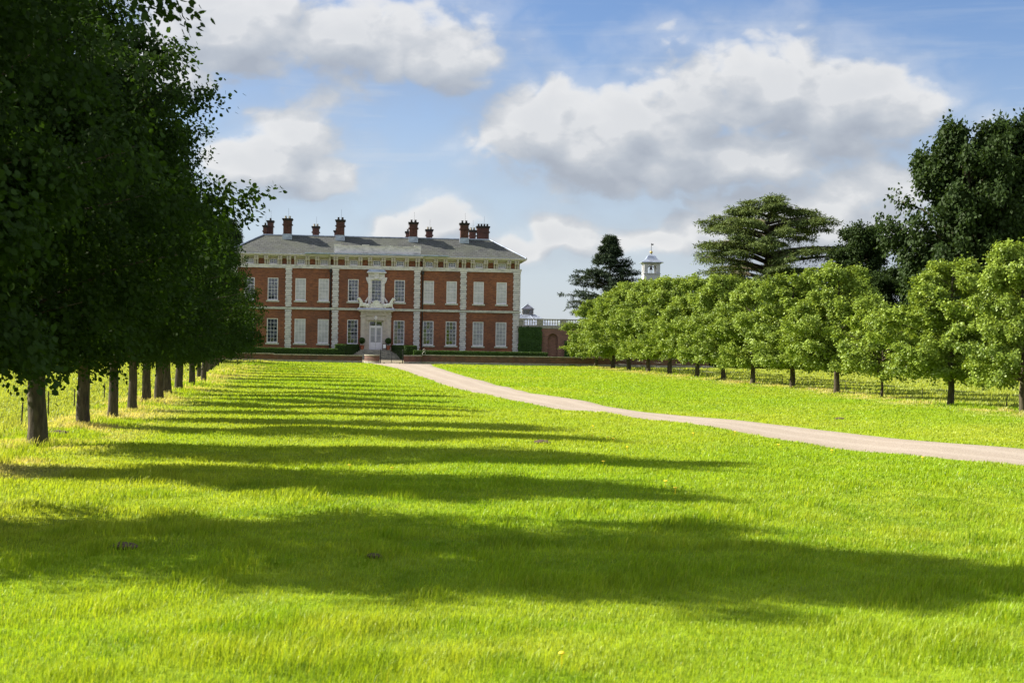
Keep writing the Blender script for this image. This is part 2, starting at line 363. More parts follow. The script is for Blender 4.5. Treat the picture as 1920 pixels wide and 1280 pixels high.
# generic broadleaf / conifer crown
def crown(name, seed, H, clear, env, nb=90, m=22, k=26, leaf=.11, twig=.8, rise=.35, droop=.25, flat=0, levels=0, fine=False,
          leafw=.85, up=.9, jit=.16, umin=.25, spread=None, smin=0.0, tk=.03, trunk_r=.2, lean=0, splay=.75, trunkmat=None, epow=1.0, nlimb=None, lo=.75, hi=.32):
    r = np.random.default_rng(seed)
    s = r.random(nb)**epow*(1-smin)+smin
    if levels: s = np.clip((np.floor(s*levels)+.5)/levels + r.normal(0, .04 if levels < 12 else .02, nb), 0, 1)
    az = (np.arange(nb)*2.39996 + r.random(nb)*.9) % (2*np.pi)
    rad = env(az, s)*(lo + hi*r.random(nb))
    ze = clear + s*(H-clear)
    if not flat: ze = ze - np.clip(.22-s, 0, 1)*(1.6 if fine else 2.2)*r.random(nb)**1.5
    E = np.stack([rad*np.cos(az), rad*np.sin(az), ze], 1)
    zs = np.clip(ze - rad*rise - .2, clear*.85, H*.96)
    B = np.stack([np.zeros(nb)+lean*zs/H, np.zeros(nb), zs], 1)
    Cc = (B+E)/2; Cc[:,2] += rad*(.18 if not flat else .10)
    # twigs
    u = umin + (1.0-umin)*r.random((nb, m))**.8; U = u[...,None]
    T0 = bez(B[:,None], Cc[:,None], E[:,None], U)
    tan = nrm(2*(1-U)*(Cc-B)[:,None] + 2*U*(E-Cc)[:,None])
    rd = r.normal(size=(nb, m, 3)); 
    if flat: rd[...,2] *= (1-flat)
    td = nrm(tan*.7 + nrm(rd)*splay + np.array([0,0,-droop]))
    tl = twig*(.55+.6*r.random((nb, m)))*(1.05-.35*u)
    # leaves
    v = r.random((nb, m, k))**.7; Vv = v[...,None]
    P = T0[:,:,None] + td[:,:,None]*tl[:,:,None,None]*Vv
    P[...,2] -= (v**2)*tl[:,:,None]*droop*.6
    jt = r.normal(0, jit*twig, P.shape)
    if flat: jt[...,2] *= (1-flat)
    P = P + jt
    P = P.reshape(-1,3); n = len(P)
    A = np.repeat(td.reshape(-1,3), k, 0)*.7 + r.normal(0, .55, (n,3)) + np.array([0,0,-.45 if not flat else -.1])
    outw = P.copy(); outw[:,2] = 0; outw = nrm(outw)
    N = np.array([0,0,up]) + outw*.35 + r.normal(0, .5, (n,3)); N = nrm(N)
    L = leaf*(.7+.6*r.random(n))
    tone = np.clip(np.repeat(np.repeat(r.random(nb), m), k)*.35 + np.repeat(r.random(nb*m), k)*.4 + r.random(n)*.35, 0, 1)
    cm = leaf_mesh(name+'_crown', P, A, N, L, L*leafw, tone, fine)
    # trunk and limbs
    tb = MB(); rr = trunk_r
    pts = []; rads = []
    for i in range(9):
        h = H*.93*i/8; kx = .03*math.sin(i*1.7+seed)*H/8
        pts.append((kx*(i>0) + lean*h/H, .03*math.cos(i*2.3+seed)*(i>0), h-(.15 if i == 0 else 0))); rads.append(rr*(1.0 if i else 1.36)*(1-.9*i/8)+.01)
    pts.insert(1, (0,0,.12)); rads.insert(1, rr*1.12); pts.insert(2, (.01,0,.45)); rads.insert(2, rr*1.03)
    tb.tube(pts, rads, 12)
    order = np.argsort(r.random(nb))[: (nlimb or nb)]
    for i in order:
        q = [Vector(bez(B[i], Cc[i], E[i], x)) for x in (0, .3, .6, .9)]
        tb.tube(q, [max(tk*rad[i]*.55, .012)*f for f in (1, .7, .45, .2)], 5)
    return cm, tb.mesh(name+'_trunk', True)
def place_tree(name, meshes, m, loc, rz, scale, label, cat='tree', group=None):
    e = empty(name, loc, rz, label=label, cat=cat, group=group)
    link('crown', meshes[0], m, e); link('trunk', meshes[1], M['bark'], e); e.scale = scale; q_ = random.Random(int(loc[1]*10)); e.rotation_euler = (q_.uniform(-.02,.02), q_.uniform(-.02,.02), rz)
    return e
# value noise
_rng = np.random.default_rng(7); _lat = _rng.random((256,256))
def vnoise(x, y, s, ox=0):
    x = np.asarray(x)/s+ox+500; y = np.asarray(y)/s+ox*1.7+500
    xi = np.floor(x).astype(int); yi = np.floor(y).astype(int); fx = x-xi; fy = y-yi; fx = fx*fx*(3-2*fx); fy = fy*fy*(3-2*fy)
    a = _lat[xi%256, yi%256]; b = _lat[(xi+1)%256, yi%256]; c = _lat[xi%256, (yi+1)%256]; d = _lat[(xi+1)%256, (yi+1)%256]
    return (a*(1-fx)+b*fx)*(1-fy)+(c*(1-fx)+d*fx)*fy
def gz(x, y):
    x = np.asarray(x, float); y = np.asarray(y, float)
    f = np.clip((150-y)/60, 0, 1); n = (vnoise(x,y,3.3,3)-.5)*.19*np.clip((150-y)/110, 0, 1) + (vnoise(x,y,11,9)-.5)*.22*f*np.clip((90-y)/60,0.15,1) 
    return n
# ------------------------------------------------------------------ ground
LOW = [(712,684.2),(740,690),(771,700),(818,717),(865,733),(927,744),(999,758),(1084,768),(1159,776.5),(1256,789),(1334,799),(1476,820.6),(1601,836),(1757,850),(1914,867.5),(2150,899)]
UPP = [(800,682.6),(815,686.5),(874,705),(927.5,719),(999,737.5),(1084,751.5),(1162,762.5),(1271,775),(1340,781),(1445,792.5),(1570,805),(1695,819.7),(1920,839),(2150,858)]
lowg = [ground_at(*p) for p in LOW]; uppg = [ground_at(*p) for p in UPP]
lowg += [(24,25.6),(36,18),(50,7)]; uppg += [(27,33),(40,25),(55,13)]
drive_poly = np.array([(-17.5,171.6),(-16.2,166)] + lowg[1:] + uppg[::-1])
drive_poly[-1] = (-9.3, 171.6)
def inside(x, y, poly):
    r = np.zeros(x.shape, bool); n = len(poly); j = n-1
    for i in range(n):
        xi, yi = poly[i]; xj, yj = poly[j]
        c = ((yi > y) != (yj > y)) & (x < (xj-xi)*(y-yi)/(yj-yi+1e-9)+xi); r ^= c; j = i
    return r
def rowL(d): return -12.7 - .133*(d-37.7)      # tree-row lines
def rowR(d): return 22.3 - .125*(d-73)
def gcol(x, y):
    n1 = vnoise(x,y,2.2,1); n2 = vnoise(x,y,9,5); n3 = vnoise(x,y,.6,8); n4 = vnoise(x,y,.25,2)
    base = np.array([.210,.322,.012]); yel = np.array([.305,.368,.030]); dk = np.array([.12,.23,.004]); straw = np.array([.50,.43,.20]); dry = np.array([.27,.31,.06])
    t = np.clip(n2*1.0+n1*.7-.42, 0, 1)[:,None]; c = base*(1-t)+yel*t
    t = (np.clip((n1*.5+n3*.5-.56)*4, 0, 1)*.7*np.clip((60-y)/40, .3, 1))[:,None]; c = c*(1-t)+dk*t
    dl = np.abs(x-rowL(y)); dr = np.abs(x-rowR(y))
    s = np.clip(1.4-dl/2.2, 0, 1)*(y > 15) + np.clip(1.3-dr/2.6, 0, 1)*(y > 50)
    s = (np.clip(s, 0, 1)*np.clip((n1*.5+n3*.5-.40)*4, 0, 1)*.8)[:,None]; c = c*(1-s)+straw*s
    fl = ((x < rowL(y)-1.5) | (x > rowR(y)+2.2)); fl = (fl*(.65+.3*n3))[:,None]; c = c*(1-fl)+dry*fl
    return c*(.82+.36*n4[:,None])
def axis(a, b, near, far): 
    out = [a]; 
    while out[-1] < b: out.append(out[-1] + near + (far-near)*min(1, max(0, (abs(out[-1])-60)/300)))
    return np.array(out)
def build_ground():
    xs = np.concatenate([-np.geomspace(3000, 75, 16)[:-1], np.arange(-75, 75, .9), np.geomspace(75, 3000, 16)])
    ys = np.concatenate([-np.geomspace(600, 12, 10)[:-1], np.arange(-12, 180, .9), np.geomspace(180, 3500, 20)])
    X, Y = np.meshgrid(xs, ys); x = X.ravel(); y = Y.ravel(); Z = gz(x, y)
    V = np.stack([x, y, Z-.0], 1); nx = len(xs); ny = len(ys)
    i = (np.arange(ny-1)[:,None]*nx + np.arange(nx-1)).ravel()
    loops = np.stack([i, i+1, i+nx+1, i+nx], 1).ravel()
    col = np.concatenate([gcol(x, y)*.8, np.ones((len(x),1))], 1)
    me = np_mesh('ground', V, loops, 4, col, 'gcol', True); me.polygons.foreach_set('use_smooth', [True]*len(me.polygons))
    tag(link('ground', me, M['lawn']), kind='structure')
build_ground()
def strip(name, A, B, nx, m, dz):
    # A and B: matching polylines resampled along their length
    def rs(P, n):
        P = np.array(P); d = np.concatenate([[0], np.cumsum(np.linalg.norm(np.diff(P, axis=0), axis=1))]); t = np.linspace(0, d[-1], n)
        return np.stack([np.interp(t, d, P[:,0]), np.interp(t, d, P[:,1])], 1)
    n = 320; a = rs(A, n); b = rs(B, n); t = np.linspace(0, 1, nx)[None,:,None]
    Q = a[:,None]*(1-t)+b[:,None]*t; x = Q[...,0].ravel(); y = Q[...,1].ravel()
    e = np.ones((n,nx))*dz; e[:,0] = -.03; e[:,-1] = -.03
    V = np.stack([x, y, gz(x, y)+e.ravel()], 1); i = (np.arange(n-1)[:,None]*nx + np.arange(nx-1)).ravel()
    me = np_mesh(name, V, np.stack([i, i+1, i+nx+1, i+nx], 1).ravel(), 4, np.tile(np.linspace(0, 1, nx), n), 'across'); me.polygons.foreach_set('use_smooth', [True]*len(me.polygons))
    return tag(link(name, me, m), kind='structure')
strip('gravel_drive', [(-17.3,171.4),(-16.2,166)]+lowg[1:], [(-9.4,171.2)]+uppg[1:], 17, M['gravel'], .028)
# grass blades
def build_grass():
    r = np.random.default_rng(11)
    def make(n, dmin, dmax, p, wid, hgt, xl, xr, keep, colf=None, lean=.5):
        # depth density ~ d^-p times frustum width
        u = r.random(n); 
        d = (dmin**(1-p) + u*(dmax**(1-p)-dmin**(1-p)))**(1/(1-p))
        x = (xl(d) + (xr(d)-xl(d))*r.random(n)); y = d
        k = keep(x, y); return x[k], y[k]
    def emit(name, x, y, wf, hf, label, straw=0.0):
        n = len(x); d = np.sqrt(x*x+y*y); z = gz(x, y)-.01
        h = hf(x, y)*(.55+.9*r.random(n)); w_ = wf(d)*(.7+.6*r.random(n))
        az = r.random(n)*2*np.pi; ln = (r.random(n)**1.6)*.65+.06
        # blades tend to lean together
        bx = np.cos(az)*ln*h + .18*h; by = np.sin(az)*ln*h - .06*h
        ra = r.random(n)*np.pi*2; rx = np.cos(ra)*w_*.5; ry = np.sin(ra)*w_*.5
        P = np.stack([x,y,z],1); Rr = np.stack([rx,ry,np.zeros(n)],1)
        mid = P + np.stack([bx*.35, by*.35, h*.62],1); tip = P + np.stack([bx, by, h*(1-.25*ln)],1)
        V = np.stack([P-Rr, P+Rr, mid+Rr*.8, mid-Rr*.8, tip], 1).reshape(-1,3)
        loops = (np.arange(n)[:,None]*5 + np.array([0,1,2, 0,2,3, 3,2,4])).ravel()
        vv = np.clip((70-y)/45, .35, 1); c = gcol(x, y)*(1+.42*(r.random(n)-.5)*vv)[:,None]
        yl = r.random(n); k_ = yl < .09*vv; c[k_] = c[k_]*.5 + np.array([.44,.46,.06])*.5
        c4 = np.concatenate([c, np.ones((n,1))], 1)
        me = np_mesh(name, V, loops, 3, np.repeat(c4, 5, 0), 'gcol', True)
        tag(link(name, me, M['blade']), label=label, cat='grass', kind='stuff')
    mow = lambda x, y: ~inside(x+(vnoise(x,y,.5,12)-.5)*.5, y+(vnoise(x,y,.7,14)-.5)*.9, drive_poly) & (y < 171.2)
    lawn = lambda x, y: mow(x, y) & (x > rowL(y)-1.3) & (x < rowR(y)+2.0)
    x, y = make(1150000, 9.5, 171, 1.02, None, None, lambda d: -.39*d-4, lambda d: .39*d+8, lawn)
    tall = lambda x, y: (.060 + .13*np.clip(vnoise(x,y,.9,4)*1.7-.85, 0, 1)*np.clip((50-y)/30, .12, 1) + .16*np.exp(-(np.abs(x-rowL(y))/1.2)**2)*vnoise(x,y,.9,6) + .12*np.exp(-(np.abs(x-rowR(y))/1.4)**2)*vnoise(x,y,.9,6))*np.clip(1+(np.maximum(y-30,0))/150, 1, 1.6)
    emit('lawn_grass', x, y, lambda d: .0068*(d/12)**.90, tall, 'bright green lawn grass between the two rows of trees')
    fld = lambda x, y: mow(x, y) & ((x < rowL(y)-1.3) | (x > rowR(y)+2.0))
    x, y = make(480000, 22, 178, 1.01, None, None, lambda d: -.40*d-5, lambda d: .40*d+12, lambda x, y: fld(x, y))
    emit('field_grass', x, y, lambda d: .008*(d/12)**.95, lambda x, y: .10+.16*vnoise(x,y,1.7,3)**2, 'rougher paler grass of the fields outside the tree rows')
build_grass()
ORD = ['first','second','third','fourth','fifth','sixth','seventh','eighth','ninth','tenth','eleventh','twelfth','thirteenth','fourteenth','fifteenth','sixteenth','seventeenth','eighteenth','nineteenth','twentieth']
def lump(seed, n=6, amp=.24):
    r = np.random.default_rng(seed); k = r.integers(1, 5, n); kz = r.random(n)*9; ph = r.random(n)*6.28; 
    return lambda az, s: 1 + amp*sum(np.sin(k[i]*az + kz[i]*s + ph[i]) for i in range(n))/math.sqrt(n)
def lime_env(Rm, seed, a=.36, b=.66):
    L_ = lump(seed)
    return lambda az, s: Rm*np.sqrt(np.clip(1-((s-a)/b)**2, .02, 1))*L_(az, s)
# ------------------------------------------------------------------ left row
LV = [crown('dark_lime_%d' % i, 20+i, 10.9, 2.75, lime_env(4.1, 30+i, .43, .60), nb=150, m=19, k=33, leaf=.108, leafw=.76, twig=1.0, jit=.13, droop=.5, lo=.62, hi=.52, tk=.02, fine=True, trunk_r=.235, nlimb=60) for i in range(3)]
FV = [crown('dark_lime_far_%d' % i, 40+i, 10.4, 2.45, lime_env(3.7, 44+i, .16, .90), nb=120, m=18, k=30, leaf=.115, leafw=.76, twig=.9, jit=.13, droop=.5, lo=.62, hi=.48, tk=.02, fine=True, trunk_r=.23, nlimb=60) for i in range(2)]
LT = [(21.7,None),(30.3,None),(37.7,None),(45.7,None),(50.9,None),(56.2,None),(61.3,None),(66,None),(70.5,None),(75.5,None),(82,None),(90,None)]
rl = random.Random(5)
for i, (d, _) in enumerate(LT):
    x = rowL(d) + rl.uniform(-.1, .1) + .12; v = LV[(i*2+1) % 3]; s = 1 + rl.uniform(-.05, .05)
    if i < 2: lab = 'dark lime crown in the top left corner, %s from the camera, trunk outside the photo' % ['nearest', 'second'][i]
    else: lab = 'dark lime tree in the left row, %s trunk from the camera' % ORD[i-2]
    sx = s*(1.10, .98, 1.10, .95, .78, .84, .90, .93, .93, .90, .84, .80)[i]; sy = s*(.80, .62, .66, .60, .44)[min(i, 4)]
    if i >= 5: v = FV[i % 2]
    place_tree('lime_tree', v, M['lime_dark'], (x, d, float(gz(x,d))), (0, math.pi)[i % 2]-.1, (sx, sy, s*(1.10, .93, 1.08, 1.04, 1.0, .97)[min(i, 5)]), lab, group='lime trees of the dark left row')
for j, (px, d) in enumerate([(376,98),(384,106),(391,114),(397,122),(402,130),(407,138),(411,146),(415,154)]):
    x = (px-962)*d/F
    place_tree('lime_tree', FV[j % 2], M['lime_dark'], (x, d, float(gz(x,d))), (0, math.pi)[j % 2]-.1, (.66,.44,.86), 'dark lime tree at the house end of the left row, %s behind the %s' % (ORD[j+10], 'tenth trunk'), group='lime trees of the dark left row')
# ------------------------------------------------------------------ right row
RV = [crown('bright_lime_%d' % i, 50+i, 8.2, 1.85, lime_env(2.95, 60+i, .22, .83), nb=130, m=19, k=30, leaf=.132, twig=.62, droop=.25, up=.8, lo=.72, hi=.40, trunk_r=.17, nlimb=50) for i in range(4)]
SV = crown('young_lime', 77, 5.1, 1.6, lime_env(2.5, 70, .36, .72), nb=70, m=16, k=15, leaf=.14, twig=.6, droop=.3, trunk_r=.07, nlimb=50)
RT = [(1920,None,.90),(1784,None,.94),(1655,None,1),(1570,None,.97),(1487,None,.98),(1413,None,.98),(1357,None,.97),(1308,None,1.13),(1257,None,1.13),(1217,None,1.16),(1180,None,1.13),(1150,None,1.05),(1118,None,.9)]
WX = lambda d: 1+.32*min(1, max(0, (d-95)/75))
for i, (px, _, s) in enumerate(RT):
    d = 31.425/((px-960)/F+.125); x = rowR(d)
    if px == 1655:
        place_tree('lime_tree', SV, M['lime'], (x, d, float(gz(x,d))), 1.0, (1,1,1), 'small young lime tree with a thin trunk in the right row', group='lime trees of the bright right row'); continue
    k = i if i < 2 else i-1
    place_tree('lime_tree', RV[(i*3+1) % 4], M['lime'], (x, d, float(gz(x,d))), rl.choice((0,math.pi))+rl.uniform(-.4,.4), (s*rl.uniform(.98,1.10)*WX(d)/max(s,1), s*.86*WX(d)/max(s,1), s*rl.uniform(.92,1.06)),
        'bright green lime tree in the right row, %s full-grown trunk from the right edge' % ORD[k], group='lime trees of the bright right row')
# ------------------------------------------------------------------ background trees
def tab(pts):
    xs = [p[0] for p in pts]; ys = [p[1] for p in pts]; return lambda s: np.interp(s, xs, ys)
# spreading cedar
cl = tab([(0,12),(.51,13),(.59,11.5),(.68,11),(.775,10.5),(.85,7.6),(.905,4.6),(.96,3.5),(1,1.5)]); cr = tab([(0,11),(.51,12.5),(.59,12),(.68,9.5),(.775,8.5),(.85,10.6),(.90,10.8),(.92,4),(.96,3),(1,1)])
def cedar_env(az, s):
    c = np.cos(az); t = (c+1)/2; return cl(s)*(1-t)+cr(s)*t
CED = crown('cedar', 91, 23.6, 3.5, cedar_env, nb=125, m=46, k=17, leaf=.42, twig=1.8, rise=.10, droop=.30, flat=.84, levels=8, leafw=.28, up=1.2, jit=.13, umin=.34, trunk_r=.75, tk=.05, smin=.05, splay=1.0, lo=.68, hi=.36, nlimb=125)
p = at(1432, 660, 200); place_tree('cedar_tree', CED, M['cedar'], (p.x, 200, 0), 0, (1.10,1,1.01), 'broad spreading cedar with flat layered branches behind the right row')
ce = tab([(0,9.2),(.3,9),(.5,7.0),(.7,4.6),(.86,1.6),(1,.2)])
CON = crown('conifer', 92, 18.6, 1.5, lambda az, s: ce(s)*(1+.14*np.sin(3*az+20*s)), nb=190, m=26, k=15, leaf=.36, twig=1.1, rise=.12, droop=.2, flat=.75, levels=15, leafw=.28, up=1.1, jit=.10, umin=.2, trunk_r=.35, tk=.03, splay=.8, lo=.6, hi=.45)
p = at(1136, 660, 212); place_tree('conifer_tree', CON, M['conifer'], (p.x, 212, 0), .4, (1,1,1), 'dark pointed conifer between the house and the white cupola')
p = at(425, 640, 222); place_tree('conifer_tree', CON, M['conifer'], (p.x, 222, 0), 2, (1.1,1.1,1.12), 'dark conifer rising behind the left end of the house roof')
BV = [crown('big_broadleaf_%d' % i, 120+i, 29.5, 4.0, (lambda L_, q: (lambda az, s: q*np.sqrt(np.clip(1-((s-.42)/.62)**2, .03, 1))*L_(az, s)))(lump(130+i, 8, .30), 9.6-1.4*i), nb=170, m=28, k=17, leaf=.52, twig=2.1, rise=.5, droop=.15, leafw=.8, jit=.2, umin=.25, trunk_r=.7, tk=.04, nlimb=120) for i in range(2)]
for (px, d, v, rz, s, lab) in [(1814,165,0,.6,(.66,.8,.985),'huge dark broadleaf tree towering at the right, left of the pair'),
                              (1899,168,1,2.2,(.80,.9,1.0),'huge dark broadleaf tree towering at the right edge, right of the pair'),
                              (2030,180,0,4,(.95,.95,1.0),'huge dark tree mostly beyond the right edge')]:
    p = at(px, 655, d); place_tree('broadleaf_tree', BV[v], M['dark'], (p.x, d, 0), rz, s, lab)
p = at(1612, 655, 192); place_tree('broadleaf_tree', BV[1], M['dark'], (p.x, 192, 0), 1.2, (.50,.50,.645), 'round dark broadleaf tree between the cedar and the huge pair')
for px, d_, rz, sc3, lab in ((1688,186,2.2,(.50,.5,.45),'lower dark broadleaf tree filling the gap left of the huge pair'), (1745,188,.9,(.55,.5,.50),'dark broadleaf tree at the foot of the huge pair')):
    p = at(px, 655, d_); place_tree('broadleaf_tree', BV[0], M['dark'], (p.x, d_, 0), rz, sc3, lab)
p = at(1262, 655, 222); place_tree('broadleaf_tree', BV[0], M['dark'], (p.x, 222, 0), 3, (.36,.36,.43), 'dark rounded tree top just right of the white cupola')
UV = [crown('understorey_%d' % i, 140+i, 7.5, .3, (lambda L_: (lambda az, s: 4.6*np.sqrt(np.clip(1-((s-.3)/.75)**2, .03, 1))*L_(az, s)))(lump(150+i, 6, .2)), nb=80, m=18, k=14, leaf=.42, twig=1.3, rise=.4, droop=.15, jit=.22, umin=.1, trunk_r=.18, nlimb=40) for i in range(2)]
us = [(1235,186),(1275,184),(1318,186),(1362,184),(1405,186),(1450,183),(1500,184),(1545,181),(1592,180),(1640,180),(1690,178),(1745,180),(1800,178),(1850,180),(1905,178),(1965,180),(2030,178)]
for j, (px, d) in enumerate(us):
    p = at(px, 655, d); s = rl.uniform(.8, 1.15)*(1 if px > 1400 else .8)
    place_tree('shrub', UV[j % 2], M['dark'], (p.x, d, 0), rl.uniform(0,6), (s*1.05, s, s*rl.uniform(.85,1.2)), 'dark shrub of the wood edge behind the right row, %s from the left' % ORD[j], 'shrub', 'dark shrubs along the wood edge')
ls = [(-140,150),(-60,158),(20,150),(95,160),(170,152),(245,160),(320,156)]
for j, (px, d) in enumerate(ls):
    p = at(px, 630, d); s = rl.uniform(.95, 1.3)
    place_tree('shrub', UV[j % 2], M['mid'], (p.x, d+4, 0), rl.uniform(0,6), (s*1.2, s, s), 'leafy green shrub at the far edge of the left field, %s from the left' % ORD[j], 'shrub', 'shrubs at the far edge of the left field')
# trees behind the photographer, mirrored in the ground-floor windows
for j, (x, y) in enumerate([(-44,-52),(-28,-60),(-14,-50),(-2,-58),(9,-52),(24,-60)]):
    place_tree('broadleaf_tree', RV[j % 4], M['mid'], (x-4, y, 0), j, (1.0,1.0,.80+.12*(j % 2)), 'tree behind the viewpoint, seen only as a dark reflection in the ground-floor windows', 'tree', 'trees mirrored in the windows')
# ------------------------------------------------------------------ country house
U = .069; HX = at(704.3, 636, 184).x; HY = 184.0; YAW = .09
house = empty('country_house', (HX, HY, 0), YAW, label='long red brick country house with stone quoins, sash windows and grey slate roof', cat='house')
def ZY(y): return CAMZ + (635.7-y)*U
Z0 = .6; ZB = ZY(655); ZARCH0 = ZY(505.8); ZFR0 = ZY(499.2); ZC0 = ZY(484.2); ZC1 = ZY(479.8)
XW = 269*U; XC = 82*U; PJ = .45
UP = [0,43.2,98,141,192,235.5]; wins = []   # px offsets
xs_ = sorted(set([-a for a in UP[1:]]+UP))
UZ = (ZY(566.2), ZY(524.6)); LZ = (ZY(645.5), ZY(600)); AZ_ = (ZY(499)+.02, ZY(488.9))
UWh = 9.6*U; LWh = 10.0*U; AWh = 7.0*U
def wall_with_holes(mb, x0, x1, z0, z1, y, holes, depth=.16):
    xs = sorted({x0, x1, *[h[0] for h in holes], *[h[1] for h in holes]}); zs = sorted({z0, z1, *[h[2] for h in holes], *[h[3] for h in holes]})
    for a, b in zip(xs, xs[1:]):
        for c, d in zip(zs, zs[1:]):
            mx = (a+b)/2; mz = (c+d)/2
            if any(h[0] < mx < h[1] and h[2] < mz < h[3] for h in holes): continue
            mb.quad((a,y,c),(b,y,c),(b,y,d),(a,y,d))
    for h in holes:
        a, b, c, d = h; e = y+depth
        mb.quad((a,y,c),(a,e,c),(a,e,d),(a,y,d)); mb.quad((b,y,c),(b,y,d),(b,e,d),(b,e,c)); mb.quad((a,y,d),(a,e,d),(b,e,d),(b,y,d)); mb.quad((a,y,c),(b,y,c),(b,e,c),(a,e,c))
def holes_for(lo, hi):
    hs = []
    for x in xs_:
        X = x*U
        if lo < X < hi:
            hs.append((X-UWh, X+UWh, *UZ))
            if x == 0: hs.append((-.86, .86, ZY(656), ZY(601)))
            else: hs.append((X-LWh, X+LWh, *LZ))
            hs.append((X-AWh, X+AWh, *AZ_))
    return hs
wb = MB(); HD = 18.5
wall_with_holes(wb, -XW, -XC, Z0, ZC0, 0, holes_for(-XW, -XC)); wall_with_holes(wb, XC, XW, Z0, ZC0, 0, holes_for(XC, XW))
wall_with_holes(wb, -XC, XC, Z0, ZC0, -PJ, holes_for(-XC, XC))
for s in (-1, 1): wb.quad((s*XC,-PJ,Z0),(s*XC,0,Z0),(s*XC,0,ZC0),(s*XC,-PJ,ZC0)); wb.quad((s*XW,0,Z0),(s*XW,HD,Z0),(s*XW,HD,ZC0),(s*XW,0,ZC0))
wb.quad((-XW,HD,Z0),(XW,HD,Z0),(XW,HD,ZC0),(-XW,HD,ZC0))
me = bpy.data.meshes.new('wall'); wb.b.to_mesh(me); wb.b.free(); link('wall', me, M['brick'], house)
def fy(x): return -PJ if abs(x) < XC-.01 else 0
# windows
def sash(w, h, cols, rows, thick=.024, fr=.085, meet=True):
    mb = MB(); mb.box(-w, -w+fr, -.03, .07, fr*1.5, h-fr); mb.box(w-fr, w, -.03, .07, fr*1.5, h-fr); mb.box(-w, w, -.031, .07, h-fr, h); mb.box(-w, w, -.05, .07, 0, fr*1.5)
    iw = 2*(w-fr); ih = h-2.5*fr; zb = fr*1.5
    for i in range(1, cols):
        x = -w+fr+iw*i/cols; mb.box(x-thick/2, x+thick/2, 0, .04, zb, h-fr)
    for j in range(1, rows):
        z_ = zb+ih*j/rows; t = thick*1.7 if (meet and j*2 == rows) else thick; mb.box(-w+fr, w-fr, -.004 if t > thick else .003, .037, z_-t/2, z_+t/2)
    return mb.mesh('window')
def pane(w, h, fr=.08): return MB().quad((-w+fr,.045,.1),(w-fr,.045,.1),(w-fr,.045,h-fr),(-w+fr,.045,h-fr)).mesh('pane')
def pane_set(w, h): return {k: pane(w, h) for k in ('glass','glassdark','blind','blindgrey')}
uh = UZ[1]-UZ[0]; lh = LZ[1]-LZ[0]; ah = AZ_[1]-AZ_[0]
ms = {'u': (sash(UWh, uh, 3, 6), pane_set(UWh, uh), UWh, uh), 'l': (sash(LWh, lh, 3, 6), pane_set(LWh, lh), LWh, lh), 'a': (sash(AWh, ah, 4, 2, .028, .07, False), pane_set(AWh, ah), AWh, ah)}
sillm = {k: MB().box(-ms[k][2]-.17, ms[k][2]+.17, -.13, .02, -.20, -.005).mesh('sill') for k in 'ul'}
UB = {-235.5:'glassdark',-192:'glass',-141:'blind',-98:'blind',-43.2:'glass',0:'glass',43.2:'glass',98:'blind',141:'blind',192:'blind',235.5:'blind'}
LB = {-235.5:'glass',-192:'glass',-141:'blind',-98:'blind',-43.2:'glass',43.2:'glass',98:'glass',141:'glassdark',192:'blindgrey',235.5:'blindgrey'}
AB = {-235.5:'blindgrey',-192:'glass',-141:'blindgrey',-98:'blindgrey',-43.2:'blindgrey',0:'glass',43.2:'glass',98:'glass',141:'glass',192:'blindgrey',235.5:'blindgrey'}
plab = {'blind':'sash window with its white shutters closed','blindgrey':'sash window with a grey blind drawn behind the glass','glassdark':'sash window with very dark panes'}
for kind, B_, (z0, z1) in (('u',UB,UZ),('l',LB,LZ),('a',AB,AZ_)):
    for x, k in B_.items():
        X = x*U; o = link('window', ms[kind][0], M['white'], house, (X, fy(X)+.06, z0))
        if k in plab: o['label'] = plab[k] if kind != 'a' else plab[k].replace('sash', 'small attic')
        link('pane', ms[kind][1][k], M[k], o)
        if kind in sillm and not (x == 0): link('sill', sillm[kind], M['sill'], o, (0, -.06, 0))
# quoin strips
def quoin_mesh(z0, z1, hw):
    mb = MB(); n = max(1, round((z1-z0)/.278)); h = (z1-z0)/n; r = random.Random(int(z0*10)+3)
    for i in range(n):
        ww = hw + (.032 if i % 2 else -.032)
        mb.box(-ww, ww, -.16+r.uniform(-.01,.01), .02, z0+i*h+.026, z0+(i+1)*h-.026, .022, 0)
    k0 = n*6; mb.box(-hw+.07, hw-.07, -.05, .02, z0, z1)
    me = mb.mesh('quoins'); me.materials.append(M['stone']); me.materials.append(M['coping'])  # recessed backing takes darker stone, painting shade into the joints
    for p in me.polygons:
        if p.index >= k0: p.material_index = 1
    return me
zs0 = ZY(583.2); zs1 = ZY(577.4)
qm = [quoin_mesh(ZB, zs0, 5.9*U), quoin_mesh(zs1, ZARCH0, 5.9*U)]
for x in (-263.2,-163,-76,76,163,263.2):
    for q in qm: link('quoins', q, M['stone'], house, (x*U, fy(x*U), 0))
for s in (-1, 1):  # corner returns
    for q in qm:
        o = link('quoins', q, M['stone'], house, (s*XW, 5.9*U, 0)); o.rotation_euler = (0,0,s*R(90))
